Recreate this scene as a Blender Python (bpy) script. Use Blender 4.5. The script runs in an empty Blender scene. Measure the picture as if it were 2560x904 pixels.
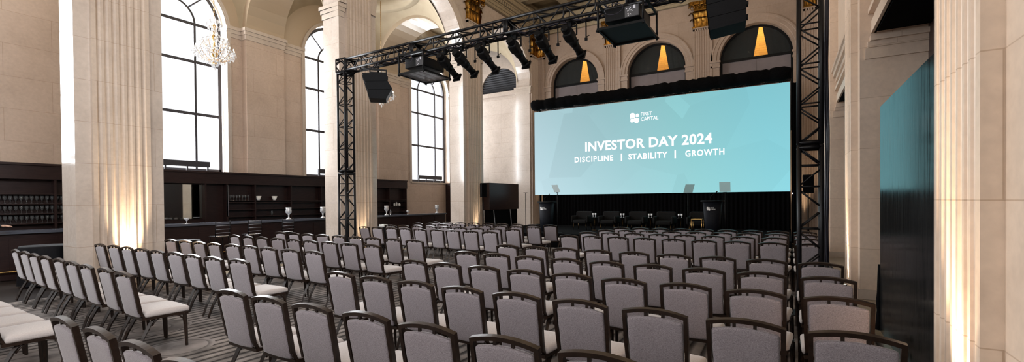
import bpy, math, random
from mathutils import Vector, Matrix
random.seed(7)
C = bpy.context.scene.collection
PI = math.pi
sc = bpy.context.scene

# ------------------------------------------------------------------ helpers
class MB:
    def __init__(s, M=None):
        s.v = []; s.f = []; s.m = []; s.M = M or Matrix.Identity(4); s.mi = 0; s.sm = []
        s.smooth = False
    def P(s, p):
        s.v.append(tuple(s.M @ Vector(p))); return len(s.v) - 1
    def F(s, idx, smooth=None):
        s.f.append(tuple(idx)); s.m.append(s.mi); s.sm.append(s.smooth if smooth is None else smooth)
    def quad(s, a, b, c, d):
        s.F([s.P(a), s.P(b), s.P(c), s.P(d)])
    def box(s, x0, x1, y0, y1, z0, z1):
        p = [s.P((x, y, z)) for z in (z0, z1) for y in (y0, y1) for x in (x0, x1)]
        for q in ((0, 2, 3, 1), (4, 5, 7, 6), (0, 1, 5, 4), (2, 6, 7, 3), (0, 4, 6, 2), (1, 3, 7, 5)):
            s.F([p[i] for i in q])
        return s
    def cbox(s, c, d, rot=None):
        M0 = s.M
        s.M = M0 @ Matrix.Translation(c) @ (rot or Matrix.Identity(4))
        s.box(-d[0]/2, d[0]/2, -d[1]/2, d[1]/2, -d[2]/2, d[2]/2)
        s.M = M0; return s
    def tube(s, pts, r, n=8, cap=True, smooth=True):
        pts = [Vector(p) for p in pts]
        rr = r if isinstance(r, (list, tuple)) else [r] * len(pts)
        rings = []; prev = None
        for i, p in enumerate(pts):
            t = (pts[min(i+1, len(pts)-1)] - pts[max(i-1, 0)])
            t = t.normalized() if t.length > 1e-9 else Vector((0, 0, 1))
            if prev is None:
                a = Vector((0, 0, 1)) if abs(t.z) < .9 else Vector((1, 0, 0))
                u = t.cross(a).normalized()
            else:
                u = (prev - t * prev.dot(t)).normalized()
            prev = u; w = t.cross(u)
            rings.append([s.P(p + (u*math.cos(2*PI*k/n) + w*math.sin(2*PI*k/n))*rr[i]) for k in range(n)])
        for a, b in zip(rings, rings[1:]):
            for k in range(n):
                s.F([a[k], a[(k+1) % n], b[(k+1) % n], b[k]], smooth)
        if cap:
            s.F(rings[0][::-1], False); s.F(rings[-1], False)
        return s
    def rod(s, a, b, r, n=6): return s.tube([a, b], r, n)
    def lathe(s, prof, n=16, c=(0, 0, 0), smooth=True, a0=0, a1=2*PI):
        full = abs(a1-a0-2*PI) < 1e-6
        m = n if full else n+1
        rings = [[s.P((c[0]+r*math.cos(a0+(a1-a0)*k/n), c[1]+r*math.sin(a0+(a1-a0)*k/n), c[2]+z)) for k in range(m)] for r, z in prof]
        for a, b in zip(rings, rings[1:]):
            for k in range(n):
                k2 = (k+1) % m if full else k+1
                s.F([a[k], a[k2], b[k2], b[k]], smooth)
        return s
    def prism(s, poly, axis, lo, hi, smooth=False):
        def P(p, h):
            if axis == 'X': return (h, p[0], p[1])
            if axis == 'Y': return (p[0], h, p[1])
            return (p[0], p[1], h)
        a = [s.P(P(p, lo)) for p in poly]; b = [s.P(P(p, hi)) for p in poly]
        n = len(poly)
        for k in range(n): s.F([a[k], a[(k+1) % n], b[(k+1) % n], b[k]], smooth)
        s.F(a[::-1], False); s.F(b, False)
        return s
    def rbox(s, c, d, r, n=3, smooth=True, fn=None):
        """box with rounded edges"""
        h = [x/2 for x in d]; r = min(r, *h)
        def grid(hx):
            inner = hx - r
            out = [-hx, -inner - r*.5, -inner] if r > 0 else [-hx]
            k = n
            mids = [(-inner + 2*inner*i/k) for i in range(1, k)]
            return out + mids + [inner, inner + r*.5, hx]
        G = [grid(x) for x in h]
        cache = {}
        def V(p):
            key = tuple(round(x, 6) for x in p)
            if key not in cache:
                q = Vector(p); ic = Vector([max(-(h[i]-r), min(h[i]-r, q[i])) for i in range(3)])
                dlt = q - ic
                if dlt.length > 1e-9: q = ic + dlt.normalized()*r
                if fn: q = Vector(fn(q))
                cache[key] = s.P((q.x+c[0], q.y+c[1], q.z+c[2]))
            return cache[key]
        for ax in range(3):
            u, w = [(1, 2), (2, 0), (0, 1)][ax]
            for sgn in (-1, 1):
                for i in range(len(G[u])-1):
                    for j in range(len(G[w])-1):
                        qs = []
                        for (a, b) in ((i, j), (i+1, j), (i+1, j+1), (i, j+1)):
                            p = [0, 0, 0]; p[ax] = sgn*h[ax]; p[u] = G[u][a]; p[w] = G[w][b]
                            qs.append(V(p))
                        if sgn < 0: qs.reverse()
                        if len(set(qs)) == 4: s.F(qs, smooth)
        return s
    def sweep(s, path, w, d, D, closed=False):
        """rectangle section w (in path plane) x d (along D)"""
        pts = [Vector(p) for p in path]; D = Vector(D).normalized(); rings = []
        N = len(pts)
        for i, p in enumerate(pts):
            a = pts[i-1] if (i > 0 or closed) else None
            b = pts[(i+1) % N] if (i < N-1 or closed) else None
            t1 = (p-a).normalized() if a is not None else None
            t2 = (b-p).normalized() if b is not None else None
            t = ((t1 or t2) + (t2 or t1)).normalized()
            side = t.cross(D).normalized(); k = 1.0
            if t1 and t2:
                k = 1/max(.5, math.sqrt(max(0.05, (1+t1.dot(t2))/2)))
            rings.append([s.P(p+side*(w/2*k)*sx+D*(d/2)*sy) for sx, sy in ((-1, -1), (1, -1), (1, 1), (-1, 1))])
        prs = list(zip(rings, rings[1:])) + ([(rings[-1], rings[0])] if closed else [])
        for a, b in prs:
            for k in range(4): s.F([a[k], a[(k+1) % 4], b[(k+1) % 4], b[k]], False)
        if not closed: s.F(rings[0][::-1], False); s.F(rings[-1], False)
        return s
    def build(s, name, mat, parent=None, **tags):
        me = bpy.data.meshes.new(name); me.from_pydata(s.v, [], s.f)
        mats = mat if isinstance(mat, (list, tuple)) else [mat]
        for m in mats: me.materials.append(m)
        me.polygons.foreach_set('material_index', s.m)
        me.polygons.foreach_set('use_smooth', s.sm)
        me.update()
        o = bpy.data.objects.new(name, me); C.objects.link(o)
        if parent: o.parent = parent
        for k, v in tags.items(): o[k] = v
        return o

def struct(name, mb, mat, parent=None):
    o = mb.build(name, mat, parent)
    if not parent: o['kind'] = 'structure'
    return o
def thing(name, label, cat, loc=(0, 0, 0), rz=0, group=None):
    o = bpy.data.objects.new(name, None); C.objects.link(o)
    o.location = loc; o.rotation_euler = (0, 0, rz); o['label'] = label; o['category'] = cat
    o.empty_display_size = .1
    if group: o['group'] = group
    return o
def tag(o, label, cat, group=None):
    o['label'] = label; o['category'] = cat
    if group: o['group'] = group
    return o
def kids(o): return [c for c in bpy.data.objects if c.parent == o]
def dup(root, loc, rz=None, label=None, group=None, cache={}):
    key = root.name
    if key not in cache: cache[key] = [(c, kids(c)) for c in kids(root)]
    r = root.copy(); C.objects.link(r); r.location = loc
    if rz is not None: r.rotation_euler = (r.rotation_euler[0], r.rotation_euler[1], rz)
    if label: r['label'] = label
    if group: r['group'] = group
    for c, gs in cache[key]:
        d = c.copy(); C.objects.link(d); d.parent = r
        for g in gs:
            e = g.copy(); C.objects.link(e); e.parent = d
    return r
RX = lambda a: Matrix.Rotation(a, 4, 'X')
RY = lambda a: Matrix.Rotation(a, 4, 'Y')
RZ = lambda a: Matrix.Rotation(a, 4, 'Z')
T = Matrix.Translation

# ------------------------------------------------------------------ materials
def nodes(name):
    m = bpy.data.materials.new(name); m.use_nodes = True
    nt = m.node_tree; b = nt.nodes['Principled BSDF']
    return m, nt, b
def N(nt, t, **kw):
    n = nt.nodes.new(t)
    for k, v in kw.items():
        if k in n.inputs.keys(): n.inputs[k].default_value = v
        else: setattr(n, k, v)
    return n
def plain(name, col, rough=.5, metal=0, spec=.5, **kw):
    m, nt, b = nodes(name)
    b.inputs['Base Color'].default_value = (*col, 1); b.inputs['Roughness'].default_value = rough
    b.inputs['Metallic'].default_value = metal; b.inputs['Specular IOR Level'].default_value = spec
    for k, v in kw.items(): b.inputs[k].default_value = v
    return m
def noisy(name, c1, c2, scale=3, rough=.5, detail=6, stretch=(1, 1, 1), spec=.5, metal=0, bump=0, coord='Object'):
    m, nt, b = nodes(name); L = nt.links.new
    tc = N(nt, 'ShaderNodeTexCoord'); mp = N(nt, 'ShaderNodeMapping'); mp.inputs['Scale'].default_value = stretch
    nz = N(nt, 'ShaderNodeTexNoise'); nz.inputs['Scale'].default_value = scale; nz.inputs['Detail'].default_value = detail
    cr = N(nt, 'ShaderNodeValToRGB'); cr.color_ramp.elements[0].color = (*c1, 1); cr.color_ramp.elements[1].color = (*c2, 1)
    cr.color_ramp.elements[0].position = .3; cr.color_ramp.elements[1].position = .7
    L(tc.outputs[coord], mp.inputs[0]); L(mp.outputs[0], nz.inputs['Vector']); L(nz.outputs[0], cr.inputs[0]); L(cr.outputs[0], b.inputs['Base Color'])
    b.inputs['Roughness'].default_value = rough; b.inputs['Specular IOR Level'].default_value = spec; b.inputs['Metallic'].default_value = metal
    if bump:
        bp = N(nt, 'ShaderNodeBump'); bp.inputs['Strength'].default_value = bump; bp.inputs['Distance'].default_value = .01
        L(nz.outputs[0], bp.inputs['Height']); L(bp.outputs[0], b.inputs['Normal'])
    return m
def stone(name, base, vein, rough=.3, joints=True, spec=.5, plaster=None):
    m, nt, b = nodes(name); L = nt.links.new
    g = N(nt, 'ShaderNodeNewGeometry'); sx = N(nt, 'ShaderNodeSeparateXYZ'); L(g.outputs['Position'], sx.inputs[0])
    ad = N(nt, 'ShaderNodeMath', operation='ADD'); L(sx.outputs[0], ad.inputs[0]); L(sx.outputs[1], ad.inputs[1])
    cb = N(nt, 'ShaderNodeCombineXYZ'); L(ad.outputs[0], cb.inputs[0]); L(sx.outputs[2], cb.inputs[1])
    n1 = N(nt, 'ShaderNodeTexNoise'); n1.inputs['Scale'].default_value = 1.3; n1.inputs['Detail'].default_value = 9; n1.inputs['Roughness'].default_value = .65
    L(g.outputs['Position'], n1.inputs['Vector'])
    n2 = N(nt, 'ShaderNodeTexNoise'); n2.inputs['Scale'].default_value = 14; n2.inputs['Detail'].default_value = 5
    L(g.outputs['Position'], n2.inputs['Vector'])
    cr = N(nt, 'ShaderNodeValToRGB'); cr.color_ramp.elements[0].color = (*vein, 1); cr.color_ramp.elements[1].color = (*base, 1)
    cr.color_ramp.elements[0].position = .28; cr.color_ramp.elements[1].position = .55
    L(n1.outputs[0], cr.inputs[0])
    mx = N(nt, 'ShaderNodeMixRGB', blend_type='MULTIPLY'); mx.inputs[0].default_value = .25
    L(cr.outputs[0], mx.inputs[1]); L(n2.outputs[0], mx.inputs[2])
    last = mx.outputs[0]
    if joints:
        br = N(nt, 'ShaderNodeTexBrick'); br.inputs['Scale'].default_value = 1; br.inputs['Brick Width'].default_value = 1.85
        br.inputs['Row Height'].default_value = .84; br.inputs['Mortar Size'].default_value = .006; br.inputs['Mortar Smooth'].default_value = .6
        br.inputs['Color1'].default_value = (1, 1, 1, 1); br.inputs['Color2'].default_value = (.94, .93, .92, 1); br.inputs['Mortar'].default_value = (.72, .66, .60, 1)
        L(cb.outputs[0], br.inputs['Vector'])
        m2 = N(nt, 'ShaderNodeMixRGB', blend_type='MULTIPLY'); m2.inputs[0].default_value = 1
        L(last, m2.inputs[1]); L(br.outputs['Color'], m2.inputs[2]); last = m2.outputs[0]
    if plaster:
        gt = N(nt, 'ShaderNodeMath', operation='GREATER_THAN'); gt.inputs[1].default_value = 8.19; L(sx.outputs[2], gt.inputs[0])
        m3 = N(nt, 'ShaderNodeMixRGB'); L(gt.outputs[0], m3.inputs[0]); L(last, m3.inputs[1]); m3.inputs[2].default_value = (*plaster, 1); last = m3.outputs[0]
    L(last, b.inputs['Base Color'])
    b.inputs['Roughness'].default_value = rough; b.inputs['Specular IOR Level'].default_value = spec
    return m
def emis(name, col, st):
    m, nt, b = nodes(name)
    b.inputs['Base Color'].default_value = (0, 0, 0, 1); b.inputs['Emission Color'].default_value = (*col, 1); b.inputs['Emission Strength'].default_value = st
    return m

M = {}
M['stone'] = stone('limestone', (.60, .50, .425), (.51, .42, .35), .22)
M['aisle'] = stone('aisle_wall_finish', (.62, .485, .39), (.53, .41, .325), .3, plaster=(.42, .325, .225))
M['litstone'] = stone('lit_limestone', (.82, .655, .52), (.72, .565, .445), .3)  # limestone lightened so the right wall looks more strongly lit
M['litfluted'] = stone('lit_fluted_limestone', (.82, .655, .52), (.72, .565, .445), .42)  # fluted limestone for the right wall, extra light put into its colour
M['marble'] = stone('polished_marble', (.64, .55, .48), (.54, .455, .39), .12, spec=.6)
M['stonep'] = stone('limestone_plain', (.58, .49, .41), (.51, .42, .35), .3, joints=False)
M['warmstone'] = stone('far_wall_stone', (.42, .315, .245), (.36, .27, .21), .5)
M['fluted'] = stone('fluted_limestone', (.60, .49, .40), (.51, .41, .335), .42)
M['plaster'] = noisy('vault_plaster', (.35, .275, .18), (.41, .33, .22), 2, .8)
M['ceil'] = noisy('ceiling_plaster', (.26, .21, .14), (.36, .30, .20), 6, .8, bump=.3)
M['gold'] = noisy('gilding', (.07, .03, .006), (.42, .22, .045), 7, .3, metal=1, bump=.6)
M['black'] = noisy('black_metal', (.002, .002, .0025), (.0045, .0045, .005), 30, .5, spec=.14)
M['truss'] = noisy('truss_powder_black', (.004, .0037, .0045), (.008, .0075, .009), 30, .4, spec=.25)
M['blackcloth'] = noisy('black_velour', (.0018, .0018, .0022), (.004, .004, .0045), 20, .95, spec=.05)
M['tablecloth'] = noisy('black_tablecloth', (.0025, .0025, .0035), (.005, .005, .007), 20, .7, spec=.15)
M['darkwood'] = noisy('dark_wood', (.013, .0045, .004), (.026, .0105, .009), 4, .42, stretch=(1, 1, 8), spec=.35)
M['chairframe'] = noisy('bronze_brown_frame', (.011, .006, .004), (.024, .0135, .009), 30, .33, spec=.33)
M['silver'] = noisy('mercury_glass', (.45, .46, .48), (.92, .93, .95), 60, .25, metal=.25, bump=.5)
M['white'] = plain('white_china', (.8, .78, .74), .3)
M['glass'] = plain('drinking_glass', (.9, .93, .95), .03, 0, .5, **{'Transmission Weight': .93, 'IOR': 1.35})
M['skin'] = plain('skin', (.62, .38, .28), .5, 0, .4)
M['jacket'] = noisy('black_jacket', (.006, .006, .007), (.012, .012, .013), 30, .8)
M['chrome'] = plain('chrome', (.7, .7, .72), .15, 1)
M['mirror'] = plain('mirror', (.42, .42, .38), .03, 1)
M['floorstone'] = stone('stone_floor', (.36, .29, .20), (.30, .24, .17), .2, joints=False)
M['darkfloor'] = noisy('dark_floor', (.016, .012, .011), (.03, .024, .021), 3, .3)
M['iron'] = plain('window_iron', (.035, .033, .04), .5)
M['louver'] = plain('louver_grey', (.045, .045, .05), .5)
M['drape'] = noisy('dark_drape', (.01, .011, .011), (.02, .021, .02), 12, .8)
M['shade'] = noisy('mauve_shade', (.17, .145, .15), (.2, .17, .175), 3, .7)
M['textwhite'] = emis('screen_lettering', (1, 1, 1), 1.15)
M['logowhite'] = plain('white_print', (.85, .85, .85), .5)
M['crystal'] = plain('crystal', (.95, .95, .97), .02, 0, .8, **{'Transmission Weight': .25, 'IOR': 1.5})
M['candle'] = emis('chandelier_bulb', (1, .82, .6), 14)
M['brass'] = plain('brass', (.55, .34, .12), .25, 1)
M['darkbrass'] = plain('dark_brass', (.05, .03, .012), .4, 1)
M['palebrass'] = plain('pale_brass', (.75, .52, .32), .2, 1)
M['bartop'] = plain('polished_bar_top', (.10, .108, .135), .12, 0, .8)  # pale blue base paints in the window highlight along the edge
M['led'] = emis('indicator_light', (.8, .6, 1), 12)
M['lens'] = plain('lens', (.05, .06, .1), .05, 0, .9)
M['uplamp'] = emis('uplight_lamp', (1, .78, .5), 12)
M['paleglass'] = plain('pale_clear_glass', (.75, .85, .85), .05, 0, .5, **{'Transmission Weight': .9, 'IOR': 1.1, 'Alpha': .45})
M['darkglass'] = plain('window_glass', (.8, .85, .85), .02, 0, .6, **{'Transmission Weight': .97, 'IOR': 1.04})
M['cable'] = plain('cable', (.012, .010, .022), .45)
M['grey'] = plain('grey_metal', (.2, .2, .22), .4, .6)
M['label'] = plain('white_label', (.6, .6, .65), .5)

def fabric(name, c0, c1):
    m, nt, b = nodes(name); L = nt.links.new
    tc = N(nt, 'ShaderNodeTexCoord')
    def nz(sc_, st):
        mp = N(nt, 'ShaderNodeMapping'); mp.inputs['Scale'].default_value = st
        n = N(nt, 'ShaderNodeTexNoise'); n.inputs['Scale'].default_value = sc_; n.inputs['Detail'].default_value = 3
        L(tc.outputs['Object'], mp.inputs[0]); L(mp.outputs[0], n.inputs['Vector']); return n
    a = nz(120, (6, 6, .6)); c = nz(120, (.8, .8, 6))
    ad = N(nt, 'ShaderNodeMath', operation='ADD'); L(a.outputs[0], ad.inputs[0]); L(c.outputs[0], ad.inputs[1])
    mu = N(nt, 'ShaderNodeMath', operation='MULTIPLY'); mu.inputs[1].default_value = .5; L(ad.outputs[0], mu.inputs[0])
    cr = N(nt, 'ShaderNodeValToRGB'); cr.color_ramp.elements[0].color = (*c0, 1); cr.color_ramp.elements[1].color = (*c1, 1)
    cr.color_ramp.elements[0].position = .36; cr.color_ramp.elements[1].position = .64
    L(mu.outputs[0], cr.inputs[0]); L(cr.outputs[0], b.inputs['Base Color'])
    b.inputs['Roughness'].default_value = .85; b.inputs['Specular IOR Level'].default_value = .2
    b.inputs['Sheen Weight'].default_value = .5; b.inputs['Sheen Roughness'].default_value = .4
    bp = N(nt, 'ShaderNodeBump'); bp.inputs['Strength'].default_value = .25; bp.inputs['Distance'].default_value = .002
    L(mu.outputs[0], bp.inputs['Height']); L(bp.outputs[0], b.inputs['Normal'])
    return m
M['fabric'] = fabric('grey_tweed', (.13, .112, .124), (.39, .348, .372))
M['seatfab'] = fabric('pale_seat_fabric', (.40, .36, .345), (.54, .49, .475))

def carpet():
    m, nt, b = nodes('patterned_carpet'); L = nt.links.new
    g = N(nt, 'ShaderNodeNewGeometry'); sx = N(nt, 'ShaderNodeSeparateXYZ'); L(g.outputs['Position'], sx.inputs[0])
    # ribs running towards the stage
    wn = N(nt, 'ShaderNodeTexNoise'); wn.inputs['Scale'].default_value = .9; wn.inputs['Detail'].default_value = 2; L(g.outputs['Position'], wn.inputs['Vector'])
    w1 = N(nt, 'ShaderNodeMath', operation='MULTIPLY'); w1.inputs[1].default_value = .10; L(wn.outputs[0], w1.inputs[0])
    x1 = N(nt, 'ShaderNodeMath', operation='ADD'); L(sx.outputs[0], x1.inputs[0]); L(w1.outputs[0], x1.inputs[1])
    x2 = N(nt, 'ShaderNodeMath', operation='DIVIDE'); x2.inputs[1].default_value = .155; L(x1.outputs[0], x2.inputs[0])
    fr = N(nt, 'ShaderNodeMath', operation='FRACT'); L(x2.outputs[0], fr.inputs[0])
    cr = N(nt, 'ShaderNodeValToRGB'); e = cr.color_ramp.elements
    e[0].position = 0; e[0].color = (.02, .018, .017, 1); e[1].position = .22; e[1].color = (.085, .074, .070, 1)
    k = e.new(.45); k.color = (.27, .24, .225, 1); k = e.new(.9); k.color = (.21, .185, .17, 1); k = e.new(1.0); k.color = (.06, .05, .045, 1)
    L(fr.outputs[0], cr.inputs[0])
    vo = N(nt, 'ShaderNodeTexVoronoi'); vo.inputs['Scale'].default_value = .75; vo.distance = 'EUCLIDEAN'
    L(g.outputs['Position'], vo.inputs['Vector'])
    th = N(nt, 'ShaderNodeValToRGB'); th.color_ramp.interpolation = 'CONSTANT'; t = th.color_ramp.elements
    t[0].position = 0; t[0].color = (1, 1, 1, 1); t[1].position = .37; t[1].color = (0, 0, 0, 1)
    L(vo.outputs['Distance'], th.inputs[0])
    # round medallions with rings
    rg = N(nt, 'ShaderNodeMath', operation='MULTIPLY'); rg.inputs[1].default_value = 9.; L(vo.outputs['Distance'], rg.inputs[0])
    rf = N(nt, 'ShaderNodeMath', operation='FRACT'); L(rg.outputs[0], rf.inputs[0])
    rc = N(nt, 'ShaderNodeValToRGB'); q = rc.color_ramp.elements; q[0].color = (.10, .088, .084, 1); q[1].color = (.235, .21, .20, 1); q[1].position = .22
    L(rf.outputs[0], rc.inputs[0])
    mx = N(nt, 'ShaderNodeMixRGB'); L(th.outputs[0], mx.inputs[0]); L(cr.outputs[0], mx.inputs[1]); L(rc.outputs[0], mx.inputs[2])
    pn = N(nt, 'ShaderNodeTexNoise'); pn.inputs['Scale'].default_value = 2.2; pn.inputs['Detail'].default_value = 8; L(g.outputs['Position'], pn.inputs['Vector'])
    pc = N(nt, 'ShaderNodeValToRGB'); p = pc.color_ramp.elements; p[0].position = .35; p[0].color = (.38, .38, .38, 1); p[1].position = .62; p[1].color = (1.1, 1.1, 1.1, 1)
    L(pn.outputs[0], pc.inputs[0])
    m2 = N(nt, 'ShaderNodeMixRGB', blend_type='MULTIPLY'); m2.inputs[0].default_value = 1; L(mx.outputs[0], m2.inputs[1]); L(pc.outputs[0], m2.inputs[2])
    L(m2.outputs[0], b.inputs['Base Color']); b.inputs['Roughness'].default_value = .95; b.inputs['Specular IOR Level'].default_value = .1
    return m
M['carpet'] = carpet()

def glosspanel():
    m, nt, b = nodes('glossy_black_panel'); L = nt.links.new
    tc = N(nt, 'ShaderNodeTexCoord'); mp = N(nt, 'ShaderNodeMapping'); mp.inputs['Scale'].default_value = (1, 7, .6)
    n = N(nt, 'ShaderNodeTexNoise'); n.inputs['Scale'].default_value = 2.6; n.inputs['Detail'].default_value = 7
    L(tc.outputs['Object'], mp.inputs[0]); L(mp.outputs[0], n.inputs['Vector'])
    b.inputs['Base Color'].default_value = (.012, .012, .012, 1)
    mr = N(nt, 'ShaderNodeMapRange'); mr.inputs['From Min'].default_value = .3; mr.inputs['From Max'].default_value = .7; mr.inputs['To Min'].default_value = .09; mr.inputs['To Max'].default_value = .24
    L(n.outputs[0], mr.inputs[0]); L(mr.outputs[0], b.inputs['Roughness'])
    ms = N(nt, 'ShaderNodeMapRange'); ms.inputs['From Min'].default_value = .3; ms.inputs['From Max'].default_value = .7; ms.inputs['To Min'].default_value = .03; ms.inputs['To Max'].default_value = .36
    L(n.outputs[0], ms.inputs[0]); L(ms.outputs[0], b.inputs['Specular IOR Level'])
    return m
M['panel'] = glosspanel()

def screenmat():
    m, nt, b = nodes('projected_slide'); L = nt.links.new
    tc = N(nt, 'ShaderNodeTexCoord'); sx = N(nt, 'ShaderNodeSeparateXYZ'); L(tc.outputs['Generated'], sx.inputs[0])
    cr = N(nt, 'ShaderNodeValToRGB'); e = cr.color_ramp.elements
    e[0].position = 0; e[0].color = (.47, .64, .70, 1); e[1].position = 1; e[1].color = (.24, .60, .67, 1)
    k = e.new(.45); k.color = (.34, .58, .62, 1); k = e.new(.72); k.color = (.28, .60, .63, 1)
    zz = N(nt, 'ShaderNodeMath', operation='MULTIPLY'); zz.inputs[1].default_value = .12; L(sx.outputs[2], zz.inputs[0])
    ad = N(nt, 'ShaderNodeMath', operation='ADD'); L(sx.outputs[0], ad.inputs[0]); L(zz.outputs[0], ad.inputs[1])
    L(ad.outputs[0], cr.inputs[0])
    mp = N(nt, 'ShaderNodeMapping'); mp.inputs['Scale'].default_value = (2.6, 0, 1.1); mp.inputs['Rotation'].default_value = (0, .5, 0); L(tc.outputs['Generated'], mp.inputs[0])
    vo = N(nt, 'ShaderNodeTexVoronoi'); vo.inputs['Scale'].default_value = 1.6; L(mp.outputs[0], vo.inputs['Vector'])
    sv = N(nt, 'ShaderNodeSeparateXYZ'); L(vo.outputs['Color'], sv.inputs[0])
    mr = N(nt, 'ShaderNodeMapRange'); mr.inputs['To Min'].default_value = .93; mr.inputs['To Max'].default_value = 1.09; L(sv.outputs[0], mr.inputs[0])
    mx = N(nt, 'ShaderNodeVectorMath', operation='SCALE'); L(cr.outputs[0], mx.inputs[0]); L(mr.outputs[0], mx.inputs['Scale'])
    # slightly brighter to the foot of the picture
    zr = N(nt, 'ShaderNodeMapRange'); zr.inputs['To Min'].default_value = 1.12; zr.inputs['To Max'].default_value = .92; L(sx.outputs[2], zr.inputs[0])
    m3 = N(nt, 'ShaderNodeVectorMath', operation='SCALE'); L(mx.outputs[0], m3.inputs[0]); L(zr.outputs[0], m3.inputs['Scale'])
    L(m3.outputs[0], b.inputs['Emission Color']); b.inputs['Emission Strength'].default_value = .94
    b.inputs['Base Color'].default_value = (0, 0, 0, 1)
    b.inputs['Roughness'].default_value = 1
    return m
M['slide'] = screenmat()
def goldwall():
    m, nt, b = nodes('lit_brick_beyond'); L = nt.links.new
    g = N(nt, 'ShaderNodeNewGeometry'); sx = N(nt, 'ShaderNodeSeparateXYZ'); L(g.outputs['Position'], sx.inputs[0])
    cb = N(nt, 'ShaderNodeCombineXYZ'); L(sx.outputs[0], cb.inputs[0]); L(sx.outputs[2], cb.inputs[1])
    br = N(nt, 'ShaderNodeTexBrick'); br.inputs['Scale'].default_value = 1; br.inputs['Brick Width'].default_value = .34; br.inputs['Row Height'].default_value = .11; br.inputs['Mortar Size'].default_value = .006
    br.inputs['Color1'].default_value = (.75, .42, .09, 1); br.inputs['Color2'].default_value = (.62, .33, .07, 1); br.inputs['Mortar'].default_value = (.45, .25, .06, 1)
    L(cb.outputs[0], br.inputs['Vector']); L(br.outputs['Color'], b.inputs['Base Color']); b.inputs['Roughness'].default_value = .8
    return m
M['goldwall'] = goldwall()

# ------------------------------------------------------------------ setting geometry
XL, XLi = -12.10, -12.85          # arcade hall face / aisle face
XO = -17.60                       # outer wall face
XR = 1.03                         # right wall face
YF = 23.0                         # far wall
SPR = 8.0
FR = [-9.30, -2.97, 3.35, 9.64, 16.07, 22.10]
PL = 1.5
TOP = 12.0

def arch_wall(axis, p0, p1, s0, s1, z0, z1, ops, n=20, mb=None):
    """wall slab normal to axis between p0 and p1, s range, arch openings (c,hw,sill,spring,kind)"""
    mb = mb or MB()
    def P(p, s, z): return (p, s, z) if axis == 'X' else (s, p, z)
    br = [s0, s1]
    for c, hw, sill, spr, kind in ops:
        if kind == 'arch': br += [c - hw*math.cos(PI*k/n) for k in range(n+1)]
        else: br += [c-hw, c+hw]
    br = sorted(set(round(b, 5) for b in br if s0-1e-6 <= b <= s1+1e-6))
    def top(op, s):
        c, hw, sill, spr, kind = op
        return spr + (math.sqrt(max(0, hw*hw-(s-c)**2)) if kind == 'arch' else 0)
    for a, b in zip(br, br[1:]):
        mid = (a+b)/2; op = next((o for o in ops if abs(mid-o[0]) < o[1]), None)
        segs = [(z0, z0, z1, z1)] if op is None else [(top(op, a), top(op, b), z1, z1)] + ([(z0, z0, op[2], op[2])] if op[2] > z0 else [])
        for za, zb, zt, zu in segs:
            for p in (p0, p1): mb.quad(P(p, a, za), P(p, b, zb), P(p, b, zu), P(p, a, zt))
        if op:
            mb.smooth = True
            mb.quad(P(p0, a, top(op, a)), P(p0, b, top(op, b)), P(p1, b, top(op, b)), P(p1, a, top(op, a)))
            mb.smooth = False
            if op[2] > z0: mb.quad(P(p0, a, op[2]), P(p0, b, op[2]), P(p1, b, op[2]), P(p1, a, op[2]))
    for c, hw, sill, spr, kind in ops:
        for s in (c-hw, c+hw):
            mb.quad(P(p0, s, sill), P(p0, s, spr), P(p1, s, spr), P(p1, s, sill))
    for s in (s0, s1): mb.quad(P(p0, s, z0), P(p0, s, z1), P(p1, s, z1), P(p1, s, z0))
    return mb

def arch_ring(mb, axis, p, pr, c, z, r0, r1, steps=((0, 1.0),), n=28):
    """archivolt: half ring on plane p projecting to p+pr; steps list of (frac, projfrac)"""
    def P(pp, s, zz): return (pp, s, zz) if axis == 'X' else (s, pp, zz)
    prof = [(r0, 0), (r0, pr*.5), (r0+(r1-r0)*.3, pr*.5), (r0+(r1-r0)*.36, pr*.8), (r0+(r1-r0)*.75, pr*.8), (r0+(r1-r0)*.8, pr), (r1, pr), (r1, 0)]
    rings = []
    for k in range(n+1):
        a = PI*k/n
        rings.append([mb.P(P(p+q, c-r*math.cos(a), z+r*math.sin(a))) for r, q in prof])
    for a, b in zip(rings, rings[1:]):
        for k in range(len(prof)-1): mb.F([a[k], a[k+1], b[k+1], b[k]])
    return mb

bays = [(FR[i]+PL, FR[i+1]) for i in range(5)]
ops = [((a+b)/2, (b-a)/2, 0, SPR, 'arch') for a, b in bays]
ops = [(c, hw, 0, SPR, 'arch') for c, hw, _, _, _ in ops]
aw = MB()
arch_wall('X', XL, XLi, FR[0], YF, 0, TOP, ops, mb=aw)
struct('wall_left', aw, M['marble'])
# outer wall of the side aisle with its tall windows
WC = [-5.34, 1.06, 7.46, 13.86, 20.26]; WH = 1.62
ow = arch_wall('X', XO, XO-.55, -10, 22.7, 0, TOP, [(c, WH, 2.78, SPR, 'arch') for c in WC])
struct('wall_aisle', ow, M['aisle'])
# transverse arches with their responds
tm = MB()
for f in FR[:5]:
    arch_wall('Y', f, f+PL, XO, XLi+.002, 0, TOP, [(-15.075, 2.225, 0, SPR, 'arch')], mb=tm)
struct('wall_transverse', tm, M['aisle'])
# aisle end wall with louvred lunette
ew = arch_wall('Y', 22.6, 22.95, XO, XL, 0, TOP, [(-14.35, 1.32, 7.95, 8.05, 'arch')])
struct('wall_aisle_end', ew, M['marble'])
ev = MB(); ev.box(XO, XO+.4, 22.1, 22.6, 0, 8); ev.box(-12.95, XL-.002, 22.07, 22.6, 0, TOP)
ev.box(-15.9, -12.8, 22.42, 22.6, 7.72, 7.95)
struct('trim_1', ev, M['marble'])
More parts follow.
